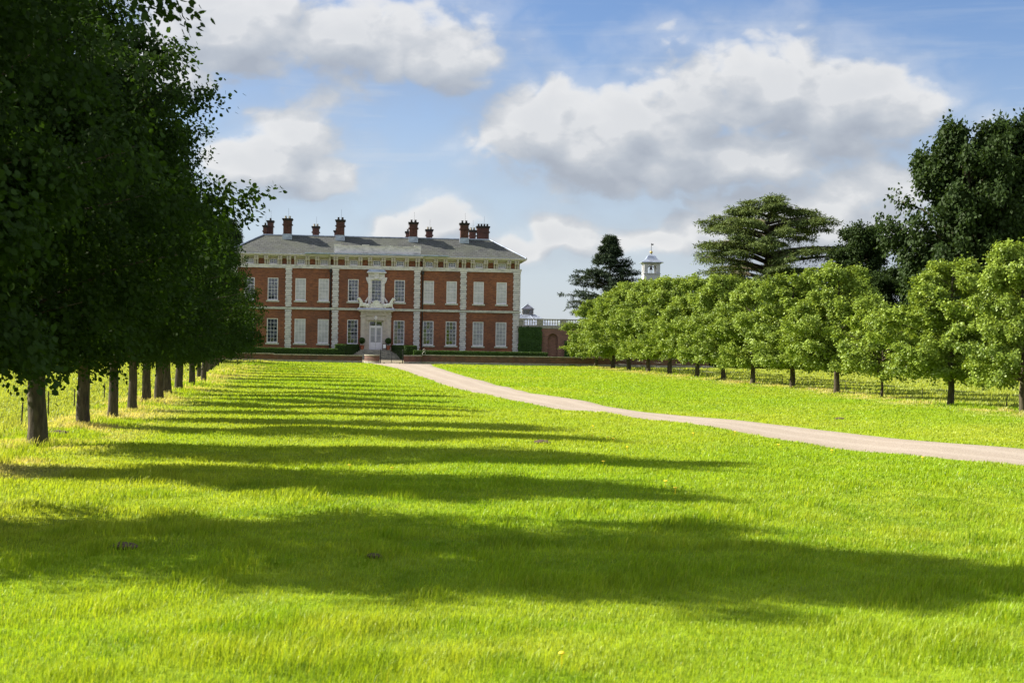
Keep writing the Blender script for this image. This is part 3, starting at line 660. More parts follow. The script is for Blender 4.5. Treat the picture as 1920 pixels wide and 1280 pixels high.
# string course, plinth, architrave, frieze
def band(z0, z1, pj, ex=0):
    mb = MB()
    for a, b in ((-XW-ex, -XC-pj), (XC+pj, XW+ex)): mb.box(a, b, -pj, .03, z0, z1)
    mb.box(-XC-pj, XC+pj, -PJ-pj, .03, z0, z1); 
    for s in (-1, 1): mb.box(s*(XW-.02), s*(XW+ex), .031, HD, z0, z1)
    return mb
def band_gap(name, z0, z1, pj, ex, g):
    for s in (-1, 1):
        mb = MB(); mb.box(s*(XC+pj), s*(XW+ex), -pj, .03, z0, z1); mb.box(s*g, s*(XC+pj), -PJ-pj, .03, z0, z1); mb.box(s*(XW-.02), s*(XW+ex), .031, HD, z0, z1)
        mb.build(name, M['sill'], house)
band_gap('string_course', zs0+.05, zs1-.06, .19, .2, 2.3)
band_gap('plinth', Z0, ZB-.01, .22, .22, 2.2)
b = band(ZARCH0, ZARCH0+.20, .20, .2); b2 = band(ZARCH0+.203, ZFR0, .26, .26); 
b.build('architrave', M['stone'], house); b2.build('architrave', M['stone'], house)
b = band(ZC0-.26, ZC0-.004, .05, .05); b.build('frieze', M['cream'], house)
# attic window side strips in stone
# cornice
def cornice():
    mb = MB()
    for (z0, z1, p) in ((ZC0, ZC0+.10, .62), (ZC0+.103, ZC0+.22, .82), (ZC0+.223, ZC1, .90)):
        for a, b in ((-XW-p, -XC-.25-(p-.82)), (XC+.25+(p-.82), XW+p)): mb.box(a, b, -p, HD+.5, z0, z1)
        mb.box(-XC-.25-(p-.82), XC+.25+(p-.82), -PJ-p, HD+.5, z0, z1)
    return mb
cornice().build('cornice', M['plaster'], house)
# paired brackets
bm_ = MB(); bm_.box(-.10, .10, -.30, 0, ZFR0+.004, ZC0-.46); bm_.box(-.125, .125, -.60, 0, ZC0-.455, ZC0-.22); bm_.box(-.11, .11, -.68, 0, ZC0-.215, ZC0-.003); bme = bm_.mesh('bracket')
px_b = set()
for x in xs_:
    for s in (-1, 1):
        off = 12.6; a = abs(x)
        toward = (a == 141 and s*x > 0) or (a == 98 and s*x < 0)
        px_b.add(round(x+s*(off-2.1), 2))
        if not toward: px_b.add(round(x+s*(off+2.1), 2))
for x in (-263.2,-163,-76,76,163,263.2): px_b |= {x-2.3, x+2.3}
for x in sorted(px_b):
    X = x*U; link('bracket', bme, M['cream'], house, (X, fy(X)-.05, 0))
# blind panel strip next to each attic window
fm = MB().box(-AWh-.13, -AWh-.002, -.055, .02, 0, ah+.1).box(AWh+.002, AWh+.13, -.055, .02, 0, ah+.1).box(-AWh-.13, AWh+.13, -.052, -.003, -.05, -.001).mesh('window_surround')
for x in xs_: link('window_surround', fm, M['cream'], house, (x*U, fy(x*U), AZ_[0]-.02))
# roof
ez = ZC1+.02; rz_ = 16.3; ex_ = XW+.78; ix = 14.85; y0, y1, y2, y3 = -.80, 3.7, HD-4.2, HD+.4
rb = MB()
o_ = [(-ex_,y0,ez),(ex_,y0,ez),(ex_,y3,ez),(-ex_,y3,ez)]; i_ = [(-ix,y1,rz_),(ix,y1,rz_),(ix,y2,rz_),(-ix,y2,rz_)]
for k in range(4): rb.quad(o_[k], o_[(k+1)%4], i_[(k+1)%4], i_[k])
roof = rb.build('roof', M['slate'], house)
lb = MB()
for k in range(4): lb.tube([Vector(o_[k])+Vector((0,0,.04)), Vector(i_[k])+Vector((0,0,.04))], .10, 6)
for k in range(4): lb.tube([Vector(i_[k])+Vector((0,0,.03)), Vector(i_[(k+1)%4])+Vector((0,0,.03))], .11, 6)
lb.quad(*[Vector(p)-Vector((0,0,.01)) for p in i_]); lb.build('ridge_lead', M['lead'], roof)
gb = MB().box(-XW-.85, -XC-.31, -.86, -.2, ZC1+.003, ZC1+.05).box(XC+.31, XW+.85, -.86, -.2, ZC1+.003, ZC1+.05)
gb.box(-9.2, 9.2, -PJ-.86, 0, ZC1+.052, ZC1+.20).build('gutter_lead', M['lead'], roof)
MB().box(6*U, 21*U, 6, 8, rz_, rz_+.28).build('roof_hatch', M['lead'], roof)
# blocking course in front of the roof
bc = MB(); zt = 14.9
bc.box(-78*U, 80*U, -.72, -.42, ZC1+.05, zt-.1); bc.box(-78.5*U, 80.5*U, -.78, -.36, zt-.098, zt)
for x0, x1 in ((-79.5,-67.5),(-28,-15),(17,29.5),(69,81.5)): bc.box(x0*U, x1*U, -.80, -.34, ZC1+.351, zt+.0); bc.box((x0-.4)*U, (x1+.4)*U, -.84, -.30, zt+.003, zt+.13)
bc.build('blocking_course', M['stone'], house)
# chimneys
def chimney(xo, yo, wpx, top, pots, pale, deep=.62):
    k = (184+yo)/F; w_ = wpx*k/2; x = xo*k; zt_ = top; z0 = 14.2
    mb = MB(); mb.box(-w_, w_, -deep, deep, z0, zt_-.95); n = max(2, pots)
    for i in range(n):
        xx = -w_+2*w_*(i+.5)/n; mb.box(xx-w_/n*.72, xx+w_/n*.72, -deep-.05, deep+.05, z0+2.6, zt_-.952)
    mb.box(-w_-.13, w_+.13, -deep-.13, deep+.13, zt_-.949, zt_-.82)
    mb.box(-w_-.02, w_+.02, -deep-.02, deep+.02, zt_-.818, zt_-.35)
    c = mb.build('chimney', M['chimbrick'], house, (x, yo, 0))
    cp = MB().box(-w_-.10, w_+.10, -deep-.10, deep+.10, zt_-.348, zt_-.22).box(-w_-.16, w_+.16, -deep-.16, deep+.16, zt_-.218, zt_-.08)
    cp.build('cap', M['soot'], c)
    MB().box(-w_-.08, w_+.08, -deep-.08, deep+.08, z0+.6, z0+2.25 if yo < 6 else z0+2.0).build('flashing', M['lead'], c) if yo < 6 else None
    for i in range(pots):
        xx = -w_+2*w_*(i+.5)/pots
        MB().lathe([(.15,zt_-.079),(.17,zt_+.02),(.13,zt_+.05),(.12,zt_+.22),(.15,zt_+.24),(.15,zt_+.28)], xx, 0, 10).build('pot', M['potpale'] if pale else M['soot'], c, smooth=False)
    MB().tube([(w_*.2,0,zt_-.08),(w_*.2,0,zt_+1.3)], .012, 4).build('lightning_rod', M['iron'], c)
for a in [(-167,3.4,15,18.55,2,True),(-69.3,3.4,15,18.55,2,False),(67,3.4,15,18.45,2,False),(162.6,3.4,15,18.5,2,False),
          (-208.5,10,6.5,18.1,1,False),(-199.3,11,10,18.85,1,False),(-115.3,11,11.5,18.2,2,True),(-77,11,7,17.7,1,False),(56,11,7,17.8,1,False),
          (96.2,11,11.5,18.15,2,True),(177.5,11,11.5,18.2,2,True),(197.2,11,22,18.75,4,False)]: chimney(*a)
# rainwater pipes
for x in (-85.5, 86.5):
    MB().tube([(x*U,-.12,ZB),(x*U,-.12,ZFR0-.9)], .07, 8).box(x*U-.16, x*U+.16, -.28, -.02, ZFR0-.92, ZFR0-.55).build('downpipe', M['iron'], house)
# middle window surround
f = -PJ; sb = MB(); zw0, zw1 = UZ
sb.box(-15.2*U, -UWh-.01, f-.14, f+.01, zw0-.25, zw1+.75); sb.box(UWh+.01, 15.2*U, f-.14, f+.01, zw0-.25, zw1+.75); sb.box(-UWh-.01, UWh+.01, f-.14, f+.01, zw1+.01, zw1+.75)
sb.box(-UWh-.10, UWh+.10, f-.20, f-.14, zw1+.003, zw1+.09)
sb.box(-16.6*U, 16.6*U, f-.34, f+.01, ZY(513.2), ZY(512)); sb.box(-18.3*U, 18.3*U, f-.44, f+.01, ZY(511.97), ZY(510.3))
sb.b.verts.ensure_lookup_table()
sb.build('window_surround', M['stone'], house)
MB().box(-18*U, 18*U, f-.42, f+.01, ZY(510.28), ZY(506), .28, .1).build('surround_roof', M['lead'], house)
kb = MB(); kb.box(-.30, .30, f-.30, f-.14, zw1+.12, ZY(513.3), 0, 0); kb.ico((0,f-.26,zw1+.2),(.28,.12,.16)); kb.build('keystone', M['stone'], house)
for s in (-1, 1):
    c = MB()
    for j in range(5): c.box(s*(15.2*U), s*(15.2*U+.30*math.cos(j*.32)), f-.12, f+.01, zw1+.15-j*.16, zw1+.305-j*.16)
    c.tube([(s*15.2*U+s*.02,f-.08,zw0+.6),(s*(15.2*U+.16),f-.08,zw0+.25),(s*(15.2*U+.34),f-.08,zw0-.02)], [.05,.11,.14], 8)
    c.build('scroll', M['stone'], house)
# porch
pf = f-.55; pw = 28.2*U
pb = MB()
for s in (-1, 1):
    pb.box(s*pw, s*19.3*U, pf, f+.01, ZB-.1, ZY(594.5)); pb.box(s*(pw+.06), s*(19.3*U-.04), pf-.06, f+.01, ZB-.1, ZB+.28)
    pb.box(s*(pw+.09), s*(19.3*U-.07), pf-.09, f, ZY(594.4), ZY(592.2)); pb.box(s*(pw-.12), s*(19.3*U+.12), pf-.035, pf, ZB+.4, ZY(596.5))
    pb.box(s*19.28*U, s*.98, pf+.18, f+.01, ZB-.1, ZY(592.5)); pb.box(s*.98, s*.862, pf+.30, f+.01, ZB-.1, ZY(600))
pb.box(-19.28*U, 19.28*U, pf+.10, f+.01, ZY(599.2), ZY(592.3)); pb.box(-1.15, 1.15, pf+.04, pf+.18, ZY(600.4), ZY(599.3))
pb.box(-pw-.02, pw+.02, pf-.02, f+.01, ZY(592.1), ZY(584.5))
for i in range(7):
    x = -pw+.2+(2*pw-.4)*i/6; pb.box(x-.13, x+.13, pf-.20, pf-.02, ZY(588.5), ZY(584.6)); pb.box(x-.10, x+.10, pf-.09, pf-.02, ZY(591.5), ZY(588.52))
pb.build('porch', M['cream'], house)
pc = MB(); pc.box(-pw-.25, pw+.25, pf-.32, f+.01, ZY(584.45), ZY(582.8)); pc.box(-35*U, 35*U, pf-.46, f+.01, ZY(582.75), ZY(580.6)); pc.build('porch_cornice', M['plaster'], house)
MB().box(-35.6*U, 35.6*U, pf-.50, f+.01, ZY(580.55), ZY(578.8), .1, .05).build('porch_lead', M['lead'], house)
MB().ico((0,pf+.08,ZY(596.5)),(.22,.2,.36)).box(-.16,.16,pf-.02,pf+.16,ZY(599),ZY(594)).build('keystone', M['stone'], house, smooth=False)
# door
db = MB(); hw = .858; dz0 = ZY(656); dz1 = ZY(601); dy = f+.05
db.box(-hw, -hw+.10, dy-.03, dy+.08, dz0, dz1); db.box(hw-.10, hw, dy-.03, dy+.08, dz0, dz1); db.box(-hw+.1, hw-.1, dy-.03, dy+.08, dz1-.14, dz1); db.box(-hw+.1, hw-.1, dy-.04, dy+.08, dz0+3.0, dz0+3.14); db.box(-.05, .05, dy-.03, dy+.08, dz0+3.14, dz1-.14)
dd = db.build('door', M['white'], house)
for s in (-1, 1):
    lf = MB(); a, c_ = (s*.01, s*.755)
    lf.box(a, s*.10, dy-.02, dy+.04, dz0+.02, dz0+3.0); lf.box(s*.655, c_, dy-.02, dy+.04, dz0+.02, dz0+3.0); lf.box(s*.10, s*.655, dy-.021, dy+.04, dz0+.02, dz0+1.0); lf.box(s*.10, s*.655, dy-.021, dy+.04, dz0+2.86, dz0+3.0); lf.box(s*.10, s*.655, dy-.015, dy+.035, dz0+1.86, dz0+1.90)
    lf.box(s*.16, s*.60, dy-.035, dy-.021, dz0+.2, dz0+.8)
    l = lf.build('door_leaf', M['white'], dd); MB().quad((a,dy+.02,dz0+1),(c_,dy+.02,dz0+1),(c_,dy+.02,dz0+2.9),(a,dy+.02,dz0+2.9)).build('pane', M['blindgrey'], dd)
    MB().quad((s*.05,dy+.02,dz0+3.1),(s*.8,dy+.02,dz0+3.1),(s*.8,dy+.02,dz1-.1),(s*.05,dy+.02,dz1-.1)).build('pane', M['glassdark'], dd)
MB().ico((.07,dy-.07,dz0+1.05),.045).build('handle', M['iron'], dd); MB().ico((-.09,dy-.07,dz0+1.06),.045).build('handle', M['iron'], dd)
# lions and coat of arms over the porch
def fuse(name, mb, m, loc, parent=house, vox=.035):
    o = mb.build(name, m, parent, loc, smooth=True); r = o.modifiers.new('fuse', 'REMESH'); r.mode = 'VOXEL'; r.voxel_size = vox; r.use_smooth_shade = True; return o
def lion(s):
    mb = MB(); E = lambda x, z_, rx, rz2, ry=.2, y=0: mb.ico((s*x, y, z_), (rx, ry, rz2), 3)
    E(.05,.36,.34,.25,.22); E(.42,.46,.24,.30,.22); E(-.32,.32,.22,.24,.2)             # trunk, chest, haunch
    mb.tube([(s*.45,0,.6),(s*.55,-.02,.85),(s*.66,-.04,1.02)], [.22,.18,.14], 10)        # neck with mane
    E(.72,1.04,.17,.13,.13,-.05); mb.tube([(s*.74,-.05,1.02),(s*.95,-.08,.93)], [.10,.065], 8); E(.62,1.12,.05,.09,.05,-.12); E(.62,1.12,.05,.09,.05,.04)
    for y in (-.13, .13):
        mb.tube([(s*.52,y,.4),(s*.60,y,.2),(s*.66,y,.03)], [.10,.07,.06], 8); mb.tube([(s*.64,y,.04),(s*.78,y,.03)], [.065,.05], 8)
        mb.tube([(s*-.30,y,.35),(s*-.12,y,.18),(s*-.30,y,.08),(s*-.12,y,.03)], [.14,.09,.065,.055], 8)
    mb.tube([(s*-.45,0,.3),(s*-.66,0,.25),(s*-.74,0,.45),(s*-.62,0,.55)], [.05,.035,.03,.045], 8)
    return mb
zl = ZY(578.75)
fuse('stone_lion', lion(-1), M['statue'], (-1.42, pf-.05, zl+.02)).scale = (1.1,1.1,1.18); fuse('stone_lion', lion(1), M['statue'], (1.42, pf-.05, zl+.02)).scale = (1.1,1.1,1.18)
MB().box(-2.3, 2.3, pf-.28, pf+.25, zl, zl+.08).build('cresting_base', M['stone'], house)
cb = MB(); cb.ico((0,0,.48),(.30,.10,.40),3)
for k_ in range(14):
    a = k_/14*2*math.pi; cb.ico((.42*math.cos(a),-.02,.50+.44*math.sin(a)),(.11,.09,.11),2)
for s in (-1, 1):
    cb.tube([(s*.45,0,.15),(s*.62,0,.35),(s*.60,0,.62),(s*.78,0,.62),(s*.80,0,.4)], [.08,.07,.07,.06,.05], 8); cb.tube([(s*.4,0,.12),(s*.75,0,.10),(s*1.0,0,.2)], [.1,.09,.06], 8)
cb.box(-.95, .95, -.02, .08, 0, .45)
fuse('carved_shield', cb, M['statue'], (0, pf+.02, zl+.06))
# steps, terrace, forecourt (house axis)
def loc2w(x, y): return (HX + x*math.cos(YAW) - y*math.sin(YAW), HY + x*math.sin(YAW) + y*math.cos(YAW))
st = empty('stone_steps', (HX, HY, 0), YAW, label='flight of worn stone steps splaying out below the front door', cat='steps')
n = 7; zt0 = .42; rise = (ZB-.02-zt0)/n
for i in range(n):
    z1 = ZB-.02 - i*rise; yf = f-1.35 - i*.42; hw0 = 1.9 + i*.27; 
    MB().prism([(-hw0,yf),(hw0,yf),(min(hw0,2.5),f-.2-.56*(i>0)),(-min(hw0,2.5),f-.2-.56*(i>0))], z1-rise+.003, z1).build('step', M['coping'], st)
fc = MB(); fc.prism([(-40,-12.2),(40,-12.2),(40,0),(-40,0)], -.4, .55)
tb_ = MB()
P1 = [(-42,-7.6),(-3.75,-11.1),(-3.75,-5.6),(-2.2,-.3),(-42,-.3)]; P2 = [(3.75,-11.7),(17,-12.0),(17,-.3),(2.2,-.3),(3.75,-5.6)]
tb_.prism(P1, -.3, .88); tb_.prism(P2, -.3, .88); 
o = tb_.build('terrace', M['turf'], None, (HX, HY, 0)); o.rotation_euler = (0,0,YAW); tag(o, kind='structure')
fo = MB(); a0 = -12.6
q = [(-3.74,a0,.03),(3.74,a0,.03),(3.74,-4.2,.43),(-3.74,-4.2,.43)]; fo.quad(*q)
o = fo.build('forecourt', M['gravel'], None, (HX, HY, 0)); o.rotation_euler = (0,0,YAW); tag(o, kind='structure')
# hedges
def hedge(name, foot, z0, z1, label, n=9000, seed=1, leaf=.09, rzz=YAW, ox=HX, oy=HY, m='hedge'):
    e = empty(name, (ox, oy, 0), rzz, label=label, cat='hedge')
    k_ = MB().prism(foot, z0, z1-.03); core = k_.build('hedge_core', M['hedgecore'], e)
    r = np.random.default_rng(seed); pts = np.array(foot+[foot[0]]); seg = np.linalg.norm(np.diff(pts, axis=0), axis=1); per = seg.sum()*(z1-z0)
    area = .5*abs(sum(pts[i][0]*pts[i+1][1]-pts[i+1][0]*pts[i][1] for i in range(len(pts)-1)))
    ns = int(n*per/(per+area)); u = r.random(ns)*seg.sum(); cs = np.concatenate([[0], np.cumsum(seg)]); i = np.clip(np.searchsorted(cs, u)-1, 0, len(seg)-1); t = ((u-cs[i])/seg[i])[:,None]
    xy = pts[i]*(1-t)+pts[i+1]*t; dirs = np.diff(pts, axis=0)[i]; nr = nrm(np.stack([dirs[:,1], -dirs[:,0], np.zeros(ns)],1))
    P = np.concatenate([xy, (z0+(z1-z0)*r.random(ns))[:,None]],1) + nr*r.normal(.01,.03,(ns,1))
    nt = n-ns; mn = pts.min(0); mx = pts.max(0); q = mn+(mx-mn)*r.random((nt*2,2)); q = q[inside(q[:,0], q[:,1], pts[:-1])][:nt]
    P2_ = np.concatenate([q, (z1-.02+r.normal(0,.025,len(q)))[:,None]],1)
    Pa = np.concatenate([P, P2_]); Na = np.concatenate([nr+r.normal(0,.5,nr.shape), np.array([0,0,1])+r.normal(0,.5,(len(q),3))]); L = leaf*(.7+.6*r.random(len(Pa)))
    A = r.normal(0,1,Pa.shape); me = leaf_mesh(name, Pa, A, nrm(Na), L, L*.7, r.random(len(Pa)))
    link('foliage', me, M[m], e); return e
M['hedgecore'] = plain('hedge_inner_twigs', (.018,.032,.008), 1, 0, .5, 5)
hz_ = ZY(655.5)*1.0
hedge('hedge', [(-24,-7.6),(-4.7,-7.6),(-4.7,-6.8),(-24,-6.8)], .8, 1.62, 'long low clipped hedge in front of the left half of the house', 22000, 1)
hedge('hedge', [(4.8,-7.6),(21.5,-7.6),(21.5,-6.8),(4.8,-6.8)], .8, 1.56, 'long low clipped hedge in front of the right half of the house', 20000, 2)
hedge('box_hedge', [(-4.95,-6.2),(-3.7,-6.2),(-2.05,-.9),(-4.95,-.9)], .6, 2.16, 'tall clipped box hedge left of the front steps', 14000, 3)
hedge('box_hedge', [(3.7,-6.2),(5.15,-6.2),(5.15,-.9),(2.1,-.9)], .4, 2.14, 'tall clipped box hedge right of the front steps', 14000, 4)
# topiary in pots
def topiary(x, lab, seed):
    e = empty('potted_tree', (*loc2w(x, pf-.55), ZB-.02), 0, label=lab, cat='potted tree', group='clipped ball trees by the door')
    MB().lathe([(.20,0),(.30,.48),(.34,.50),(.34,.56),(.28,.56),(.26,.50)], n=18).build('pot', M['terracotta'], e)
    MB().tube([(0,0,.45),(.01,0,1.0)], .03, 6).build('stem', M['bark'], e)
    r = np.random.default_rng(seed); n = 5200; d = nrm(r.normal(size=(n,3))); P = d*(.40*(.75+.27*r.random((n,1))))+np.array([0,0,1.15]); L = .055*(.7+.6*r.random(n))
    link('crown', leaf_mesh('topiary', P, r.normal(size=(n,3)), nrm(d+r.normal(0,.4,(n,3))), L, L*.7, r.random(n)), M['hedge'], e)
topiary(-1.72, 'round clipped tree in a terracotta pot left of the white door', 1)
topiary(1.62, 'round clipped tree in a dark pot right of the white door', 2)
e = empty('notice_board', (*loc2w(1.15, pf-.85), ZB-.02), YAW, label='small framed notice board with white paper standing right of the white door', cat='notice')
MB().box(-.26,.26,-.02,.02,.12,.82).box(-.26,-.2,-.12,.1,0,.12).box(.2,.26,-.12,.1,0,.12).build('frame', M['board'], e); MB().box(-.17,.17,-.03,-.021,.22,.72).build('paper', M['paper'], e)
# ------------------------------------------------------------------ front walls
def wx(px, d): return at(px, 640, d).x
def run_wall(name, pts, z1, label, th=.36, seed=0, pierpx=(), thick_base=True):
    # pts: world polyline, wall body follows it (outer face on the camera side)
    e = empty(name, (pts[0][0], pts[0][1], 0), 0, label=label, cat='wall'); ox, oy = pts[0]
    P = [Vector((a-ox, b_-oy, 0)) for a, b_ in pts]; n_ = len(P)
    nr = []
    for i in range(n_):
        d = (P[min(i+1,n_-1)]-P[max(i-1,0)]).normalized(); nr.append(Vector((d.y, -d.x, 0)))
    def sweep(o0, o1, z0_, z1_):
        mb = MB(); rings = []
        for p, nn in zip(P, nr):
            a = p+nn*o0; b_ = p-nn*o1; rings.append([mb.b.verts.new((a.x,a.y,z0_)), mb.b.verts.new((a.x,a.y,z1_)), mb.b.verts.new((b_.x,b_.y,z1_)), mb.b.verts.new((b_.x,b_.y,z0_))])
        for A_, B_ in zip(rings, rings[1:]):
            for k in range(4): mb.b.faces.new((A_[k],A_[(k+1)%4],B_[(k+1)%4],B_[k]))
        mb.b.faces.new(rings[0]); mb.b.faces.new(rings[-1][::-1]); return mb
    sweep(0, th, .28, z1-.10).build('brickwork', M['oldbrick'], e)
    sweep(.07, th+.03, -.25, .277).build('stone_base', M['coping'], e)
    sweep(.06, th+.06, z1-.097, z1).build('coping', M['coping'], e)
    for (qx, qy) in pierpx:
        MB().box(-.25, .25, -.07, .1, .278, z1-.101).build('pier', M['oldbrick'], e, (qx-ox, qy-oy, 0))
    return e
D1 = 172.0
def arc(cx, cy, r, a0, a1, n_=14): return [(cx+r*math.cos(R(a0+(a1-a0)*i/n_)), cy+r*math.sin(R(a0+(a1-a0)*i/n_))) for i in range(n_+1)]
xl = wx(517, 173); xm = wx(679, 171.6)
run_wall('garden_wall', [(xl,171.4),(xm,171.9)], .93, 'low brick garden wall with stone base in front of the left half of the house', pierpx=[(xl+.3,171.4),((xl*.62+xm*.38),171.6),((xl*.36+xm*.64),171.8)])
run_wall('garden_wall', [(wx(380,172),172.6),(xl-.05,171.9)], 1.0, 'pale low brick wall continuing left beyond the garden wall corner, half behind the dark limes')
rA = wx(712,170)-wx(681,170)
run_wall('curved_wall', arc(wx(712,170), 171.9, rA, 181, 269), 1.02, 'curved end of low brick wall left of the iron gate, catching the sun')
rB = wx(790,170)-wx(757,170)
run_wall('curved_wall', arc(wx(757,170), 171.9, rB, 271, 359), 1.05, 'curved end of low brick wall right of the iron gate')
xr0 = wx(792,172); xr1 = wx(962,172)
run_wall('garden_wall', [(xr0,172.0),(xr1,172.6)], 1.12, 'low brick garden wall in front of the right half of the house', pierpx=[(xr0*.66+xr1*.34,172.2),(xr0*.33+xr1*.67,172.4)])
run_wall('garden_wall', [(xr1-.35,173.2),(wx(1330,176),176)], 1.12, 'dark shaded low brick wall running from the house corner to behind the right row')
# iron gate
gx0 = wx(713.5,170); gx1 = wx(755.5,170); gyy = 170.1
ge = empty('iron_gate', (gx0, gyy, 0), 0, label='black iron double gate with thin rails between the curved walls', cat='gate'); gw = gx1-gx0
for x in (0, gw): MB().tube([(x,0,-.05),(x,0,1.62)], .045, 8).ico((x,0,1.66),.06).build('gate_post', M['iron'], ge)
for (a, b_) in ((.05, gw/2-.02), (gw/2+.02, gw-.05)):
    mb = MB(); 
    for z_ in (.12, .62, 1.02, 1.25, 1.48): mb.box(a, b_, -.012, .012, z_-.014, z_+.014)
    k = int((b_-a)/.115)
    for i in range(k+1):
        x = a+(b_-a)*i/k; top = 1.5 if i % 4 == 0 else .70; mb.tube([(x,0,.08),(x,0,top)], .010 if i % k else .022, 5)
    mb.build('gate_leaf', M['iron'], ge)
for x in (.35, gw-.45): MB().box(x, x+.22, -.2, .2, 0, .10, .05, .05).build('gate_stop', M['iron'], ge)
e = empty('iron_scroll', (wx(795,171.9), 171.95, 1.05), 0, label='small pale grey wrought scroll on top of the low wall right of the gate', cat='ornament')
MB().tube([(-.15,0,0),(-.18,0,.28),(0,0,.42),(.16,0,.6),(.08,0,.75),(-.1,0,.7),(-.08,0,.55)], .035, 6).tube([(.12,0,0),(.2,0,.3),(.05,0,.4)], .03, 6).build('scroll', M['sill'], e)
MB().box(-.22,.22,-.1,.1,0,.06).build('scroll_base', M['iron'], e)
# ------------------------------------------------------------------ link wall with balustrade
LY = 185.5; lx0 = wx(973, LY)-.3; lx1 = wx(1330, LY)
lk = empty('link_wall', (lx0, LY, 0), .02, label='tall rose brick garden wall with arched niche and stone balustrade right of the house', cat='wall')
def LX(px): return wx(px, LY)-lx0
zt_ = 4.95; W_ = lx1-lx0
mb = MB(); niches = [(LX(1027), LX(1046))] + [(LX(1027+44*i), LX(1046+44*i)) for i in range(1, 5)]
nz = 3.35
xs2 = [0]+[v for q in niches for v in q]+[W_]
for a, b_ in zip(xs2[::2], xs2[1::2]): mb.box(a, b_, 0, .8, 0, zt_-.3)
for a, b_ in niches:
    c_ = (a+b_)/2; r_ = (b_-a)/2; N_ = 12
    for i in range(N_):
        t0 = math.pi*(1-i/N_); t1 = math.pi*(1-(i+1)/N_)
        p0 = (c_+r_*math.cos(t0), nz+r_*math.sin(t0)); p1 = (c_+r_*math.cos(t1), nz+r_*math.sin(t1))
        mb.quad((p0[0],0,p0[1]),(p1[0],0,p1[1]),(p1[0],0,zt_-.3),(p0[0],0,zt_-.3)); mb.quad((p0[0],0,p0[1]),(p0[0],.45,p0[1]),(p1[0],.45,p1[1]),(p1[0],0,p1[1]))
    mb.box(a-.001, b_+.001, .45, .79, 0, zt_-.3)
me = bpy.data.meshes.new('brickwork'); mb.b.to_mesh(me); mb.b.free(); link('brickwork', me, M['linkbrick'], lk)
MB().box(-.02, W_, -.06, .86, zt_-.298, zt_).build('cornice', M['coping'], lk)
MB().box(0, W_, .12, .62, zt_+.003, zt_+.12).build('balustrade_base', M['coping'], lk)
MB().box(0, W_, .08, .66, zt_+.82, zt_+.96).build('handrail', M['coping'], lk)
piers = [LX(975)+.05] + [LX(1012+44*i) for i in range(8) if LX(1012+44*i) < W_]
pe = MB()
for x in piers: 
    pe.box(x-.42, x+.42, .05, .69, zt_+.003, zt_+.98)
pe.build('balustrade_piers', M['coping'], lk)
bl = MB().lathe([(.07,0),(.07,.06),(.045,.1),(.11,.26),(.10,.34),(.045,.5),(.045,.58),(.08,.62),(.08,.70)], n=10).mesh('baluster', True)
x = .7; cnt = 0
while x < LX(1140):
    if all(abs(x-q) > .52 for q in piers): link('baluster', bl, M['stone'], lk, (x, .37, zt_+.121)); cnt += 1
    x += .33
def ivy(name, x0, x1, z0, z1, lab, seed, n):
    r = np.random.default_rng(seed); P = np.stack([x0+(x1-x0)*r.random(n), LY-.12+.12*vnoise(r.random(n)*30, r.random(n)*30, 3)-.15*r.random(n), z0+(z1-z0)*r.random(n)], 1)
    edge = (x1-P[:,0]) < .25*vnoise(P[:,2], P[:,2], .5); P = P[~edge]; n = len(P)
    P[:,1] -= .25*vnoise(P[:,0], P[:,2], .7, 3)
    N = nrm(np.array([0,-1,.35])+r.normal(0,.45,(n,3))); A = np.array([0,0,-1])+r.normal(0,.6,(n,3)); L = .16*(.6+.8*r.random(n)); ox = x0
    P[:,0] -= x0; P[:,1] -= LY; me = leaf_mesh(name, P, A, N, L, L*.9, r.random(n))
    tag(link(name, me, M['ivy'], None, (x0, LY, 0)), label=lab, cat='ivy')
ivy('ivy', wx(972.5,LY), wx(1017,LY), .5, 4.85, 'dense dark green ivy on the wall beside the house corner', 5, 16000)
ivy('ivy', wx(1059,LY), wx(1106,LY), .5, 3.1, 'dark ivy patch on the wall behind the far end of the right row', 6, 8000)
# glass-roofed pavilion behind
gx = wx(988.5, 215); ks = 215/F
pv = empty('garden_pavilion', (gx, 215, 0), .05, label='grey pavilion roof with square lantern and pointed cap behind the balustrade', cat='pavilion')
def zq(py, d, px=988): return at(px, py, d).z
hw_ = 44*ks
MB().box(-hw_+.3, hw_-.3, -hw_+.3, hw_-.3, 0, zq(612,215)).build('wall', M['slab'], pv)
rb = MB(); zA, zB = zq(612,215), zq(589.5,215); a = 54*ks; c_ = 11.3*ks
lo_ = [(-a,-a,zA),(a,-a,zA),(a,a,zA),(-a,a,zA)]; hi_ = [(-c_,-c_,zB),(c_,-c_,zB),(c_,c_,zB),(-c_,c_,zB)]
for k in range(4): rb.quad(lo_[k], lo_[(k+1)%4], hi_[(k+1)%4], hi_[k])
rf = rb.build('roof', M['lead'], pv); rr_ = MB()
for k in range(4):
    rr_.tube([lo_[k], hi_[k]], .07, 5)
    for t in (.2,.35,.5,.65,.8):
        A_ = Vector(lo_[k]).lerp(Vector(lo_[(k+1)%4]), t); B_ = Vector(hi_[k]).lerp(Vector(hi_[(k+1)%4]), t); rr_.tube([A_, B_], .02, 4)
rr_.build('glazing_bars', M['lead'], rf)
ll = MB(); h0 = zB; h1 = zq(581,215); b_ = 10.2*ks
for sx in (-1,1):
    for sy in (-1,1): ll.box(sx*b_, sx*(b_-.14), sy*b_, sy*(b_-.14), h0, h1)
ll.box(-b_-.04, b_+.04, -b_-.04, b_+.04, h1, h1+.14); ll.box(-b_, b_, -b_, b_, h0-.02, h0+.12); ll.box(-.05,.05,-b_,b_,h0+.12,h1); ll.build('lantern', M['slab'], pv)
